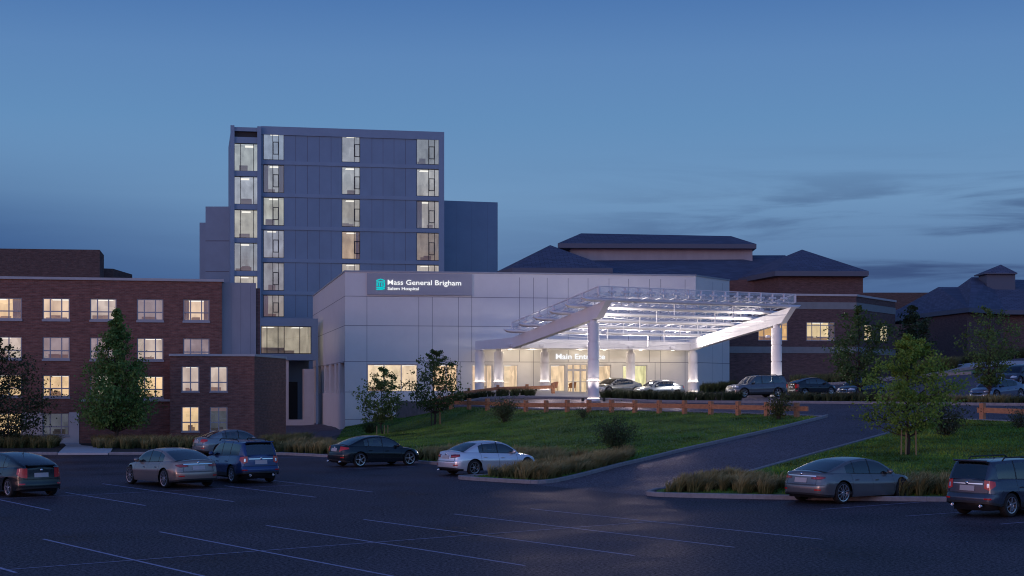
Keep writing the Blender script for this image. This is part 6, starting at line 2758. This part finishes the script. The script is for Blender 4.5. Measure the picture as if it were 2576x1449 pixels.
VOL = dict(SED, L=4.63, W=1.86, H=1.47, ro=.98, fo=.88, R=.345, spokes=5, twist=.06, rim=.76,
           roof=[(.055, .99), (.12, 1.09), (.20, 1.24), (.27, 1.36), (.34, 1.43), (.44, 1.465), (.53, 1.445), (.60, 1.36), (.66, 1.215), (.715, 1.03), (.755, .86)],
           tail=[(.48, 1.06, [(0, .72), (.3, .80), (1, .86)], [(0, .98), (.5, .96), (1, .93)], 0)], exhaust=[(.55, .27)], plate=.82,
           grille=[(.34, .45, .66, 'chrome', 'grille_frame'), (.31, .47, .64, 'trim', 'grille'), (.5, .26, .38, 'trim', 'air_intake')])
FAST = dict(SED, L=4.97, W=1.96, H=1.44, ro=1.03, fo=.98, R=.352, rc=.46, fc=.72, spokes=10, rim=.78,
            top=[(0, .965), (.03, .985), (.08, 1.0), (.2, .985), (.33, .935), (.55, .89), (.66, .875), (.75, .85), (.86, .79), (.95, .68), (1, .57)],
            rear=[(0, .12), (.25, .03), (.42, 0), (.60, .0), (.66, .03), (.84, .07), (1, .10)],
            roof=[(.05, .985), (.115, 1.08), (.19, 1.20), (.27, 1.32), (.345, 1.40), (.44, 1.44), (.52, 1.43), (.60, 1.35), (.67, 1.19), (.725, 1.02), (.765, .855)],
            rw=.305, ws=.585, doors=[1.02, -.05, -1.02], windows=[(-.02, 1.05), (-.80, -.08), (-1.22, -.84)], seat_f=-.12, seat_r=-.95, mir=.655,
            tail=[(.42, .98, [(0, .80), (.6, .78), (1, .84)], [(0, .87), (.3, .91), (1, .885)], 1), (.50, .90, [(0, .805), (1, .83)], [(0, .85), (1, .865)], 0)],
            head=(.50, 1.12, [(0, .56), (1, .58)], [(0, .61), (.6, .69), (1, .64)]), strip=(.62, .885, .915), plate=.76, badge=.955, chrome_handles=True, exhaust=[],
            grille=[(.46, .40, .58, 'chrome', 'grille_frame'), (.43, .42, .56, 'trim', 'grille'), (.7, .24, .33, 'trim', 'air_intake')], valance=.38)
HAT = dict(SED, L=4.46, W=1.745, H=1.49, ro=.85, fo=.91, R=.32, rc=.36, fc=.66, spokes=5, rim=.72,
           top=[(0, 1.00), (.03, 1.02), (.12, 1.02), (.25, .985), (.45, .94), (.6, .905), (.70, .89), (.78, .86), (.88, .79), (.96, .69), (1, .60)],
           rear=[(0, .10), (.25, .02), (.42, 0), (.52, .03), (.72, .05), (1, .06)],
           roof=[(.012, 1.02), (.05, 1.12), (.11, 1.215), (.19, 1.315), (.28, 1.40), (.38, 1.465), (.475, 1.49), (.56, 1.455), (.64, 1.345), (.715, 1.18), (.77, 1.02), (.815, .86)],
           rw=.27, ws=.60, doors=[.95, -.02, -.93], windows=[(.01, 1.00), (-.76, -.05), (-1.12, -.80)], seat_f=-.02, seat_r=-.86, mir=.66,
           tail=[(.50, .92, [(0, .66), (.5, .68), (1, .80)], [(0, 1.02), (.5, 1.00), (1, .98)], 0)], head=(.44, 1.10, [(0, .58), (1, .62)], [(0, .66), (.6, .76), (1, .72)]),
           plate=.76, badge=.93, exhaust=[], valance=.34, spoiler=(.02, 1.10, .5), aerial=.33)
SUV = dict(SED, L=4.56, W=1.79, H=1.665, ro=.98, fo=.92, R=.35, rc=.30, fc=.58, spokes=6, rim=.68,
           top=[(0, 1.09), (.05, 1.10), (.25, 1.075), (.5, 1.03), (.66, 1.0), (.76, .97), (.88, .90), (.96, .80), (1, .70)],
           sill=[(0, .42), (.06, .36), (.15, .28), (.85, .26), (.94, .28), (1, .32)],
           rear=[(0, .16), (.25, .03), (.36, 0), (.56, .0), (.60, .06), (.85, .08), (1, .10)], front=[(0, .10), (.25, .02), (.5, 0), (.75, .02), (1, .14)],
           roof=[(.020, 1.09), (.032, 1.20), (.046, 1.33), (.060, 1.46), (.074, 1.57), (.10, 1.63), (.25, 1.655), (.40, 1.665), (.52, 1.65), (.585, 1.58), (.64, 1.43), (.69, 1.23), (.735, 1.0)],
           rw=.076, ws=.565, rwin=.018, doors=[.86, -.08, -1.0], windows=[(-.05, .84), (-.90, -.11), (-1.78, -.96)], seat_f=-.1, seat_r=-.92, mir=.64, tum=.24, rail=.07,
           tail=[(.56, .98, [(0, .84), (.4, .78), (1, .92)], [(0, 1.08), (.5, 1.06), (1, 1.04)], 0), (.64, .72, flat(.86), flat(.98), 2)], head=(.44, 1.02, [(0, .70), (1, .72)], [(0, .82), (1, .86)]),
           plate=.84, badge=.99, grille=[(.44, .60, .76, 'chrome', 'grille_frame'), (.40, .62, .74, 'trim', 'grille'), (.5, .36, .48, 'trim', 'air_intake')], exhaust=[(.48, .34)], strip=(.52, .955, .985),
           cladding=.42, valance=.50, boot=(.70, 1.0, .68), bump=.68, refl=.52, rails=(-1.35, .55), aerial=.30, spoiler=(.052, 1.635, .58), crown=.06)
BIG = dict(SUV, L=4.95, W=2.0, H=1.76, ro=1.05, fo=.90, R=.375, doors=[.95, -.08, -1.12], windows=[(-.05, .93), (-1.02, -.11), (-1.95, -1.08)],
           roof=[(.020, 1.12), (.032, 1.25), (.046, 1.39), (.060, 1.53), (.074, 1.65), (.10, 1.72), (.25, 1.75), (.40, 1.76), (.52, 1.74), (.585, 1.67), (.64, 1.50), (.69, 1.28), (.735, 1.03)],
           top=[(0, 1.12), (.05, 1.13), (.25, 1.10), (.5, 1.06), (.66, 1.04), (.76, 1.02), (.88, .98), (.96, .90), (1, .80)], head=(.44, 1.05, [(0, .80), (1, .82)], [(0, .92), (1, .95)]),
           grille=[(.46, .62, .90, 'chrome', 'grille_frame'), (.42, .65, .87, 'trim', 'grille'), (.6, .34, .48, 'trim', 'air_intake')], rails=(-1.5, .6), spoiler=(.052, 1.73, .64))

PROTO = {}


def copy_tree(o, parent=None):
    n = o.copy()
    COL.objects.link(n)
    if parent is not None:
        n.parent = parent
    for ch in list(o.children):
        copy_tree(ch, n)
    return n


PAINTED = ('body', 'door', 'wing_mirror', 'handle')


def park(kind, spec, label, cat, heading, wheel, at_, paint, name):
    """put a car so that the tyre contact of the named wheel (r/f, l/r) stands at the given ground point"""
    if kind not in PROTO:
        PROTO[kind] = make_car(name, spec)
        o = PROTO[kind]
    else:
        o = copy_tree(PROTO[kind])
        o.name = name
    tag(o, label, cat, 'cars parked round the hospital')
    c = Car(spec)
    lx = c.xr if wheel[0] == 'r' else c.xf
    ly = (spec['W'] / 2 - .1) * (1 if wheel[1] == 'l' else -1)
    hx, hy = Vector(heading).normalized()
    X = at_[0] - (hx * lx - hy * ly)
    Y = at_[1] - (hy * lx + hx * ly)
    rz = math.atan2(hy, hx)
    # sit on the slope
    def g(x, y): return max(0.0, H(x, y)) if y > 70 else 0.0
    pf, pr = g(X + hx * c.xf, Y + hy * c.xf), g(X + hx * c.xr, Y + hy * c.xr)
    pl_, pr_ = g(X - hy * .75, Y + hx * .75), g(X + hy * .75, Y - hx * .75)
    if max(pf, pr, pl_, pr_) < .12:
        pf = pr = pl_ = pr_ = 0
    o.location = (X, Y, (pf + pr) / 2 + .002)
    o.rotation_euler = (math.atan2(pl_ - pr_, 1.5), -math.atan2(pf - pr, c.xf - c.xr), rz)
    for ch in o.children:
        if ch.name.split('.')[0] in PAINTED:
            ch.color = (*paint, 1)
            for k in ch.children:
                k.color = (*paint, 1)
    return o


HA, HB = (-.60, .80), (.803, .596)
SILVER, CHAMP, BLACK, WHITE_, BLUE, GREY = (.42, .42, .44), (.30, .235, .205), (.012, .016, .02), (.72, .72, .76), (.03, .06, .16), (.16, .17, .19)
park('hat', HAT, 'dark hatchback with red tail lights cut off by the left picture edge', 'car', (-.68, .73), 'rr', G(131, 1245), (.014, .02, .024), 'parked_hatchback')
park('fast', FAST, 'silver-pink fastback saloon with full-width chrome boot strip beside the blue estate', 'car', (-.63, .777), 'rl', G(415.8, 1227), CHAMP, 'parked_fastback')
park('suv', SUV, 'dark blue estate car with roof rails parked close beside the silver fastback', 'car', (-.55, .835), 'rl', G(586, 1215.5), BLUE, 'parked_estate_car')
park('sed', SED, 'grey-green saloon half hidden behind the dark blue estate car', 'car', HB, 'rr', G(551, 1148), (.20, .23, .25), 'parked_saloon')
park('vol', VOL, 'black saloon with red tail lights at the kerb below the lawn', 'car', HB, 'rr', G(905, 1175), BLACK, 'parked_saloon')
park('bmw', BMW, 'white saloon nosed in behind the grassy island tip', 'car', HB, 'rr', G(1192, 1196.5), WHITE_, 'parked_saloon')
park('fast', FAST, 'grey fastback saloon at the kerb of the right-hand lawn', 'car', HB, 'rr', G(2118, 1267), (.16, .165, .175), 'parked_fastback')
park('suv', SUV, 'slate blue estate car with twin exhausts cut off by the right picture edge', 'car', HB, 'rr', G(2540, 1301), (.05, .065, .095), 'parked_estate_car')
# upper level
park('sed', SED, 'silver saloon facing left in front of the entrance columns', 'car', (-.86, -.51), 'fl', XY(1635, 121.5), (.27, .30, .31), 'parked_saloon')
park('fast', FAST, 'pale fastback half hidden behind the silver saloon at the entrance', 'car', (-.80, -.60), 'fl', XY(1531, 125.0), (.22, .22, .21), 'parked_fastback')
park('big', BIG, 'large grey estate car facing left beneath the right canopy column', 'car', (-.93, -.37), 'fl', XY(1872, 116), (.11, .12, .14), 'parked_estate_car')
park('hat', HAT, 'black hatchback with red tail lights behind the large grey estate car', 'car', (.88, .475), 'rr', XY(2024.5, 122), (.02, .02, .025), 'parked_hatchback')
park('vol', VOL, 'dark saloon with chrome grille half hidden by the big bright tree', 'car', (-.74, -.67), 'fl', XY(2160, 112.5), (.06, .065, .075), 'parked_saloon')
park('fast', FAST, 'blue-grey fastback facing left at the right picture edge on the upper level', 'car', (-.76, -.65), 'fl', XY(2506, 101.5), (.16, .20, .28), 'parked_fastback')
park('sed', SED, 'dark red-lit saloon glimpsed behind the upper blue-grey fastback', 'car', (-.72, -.69), 'fl', XY(2566, 121), (.05, .055, .08), 'parked_saloon')
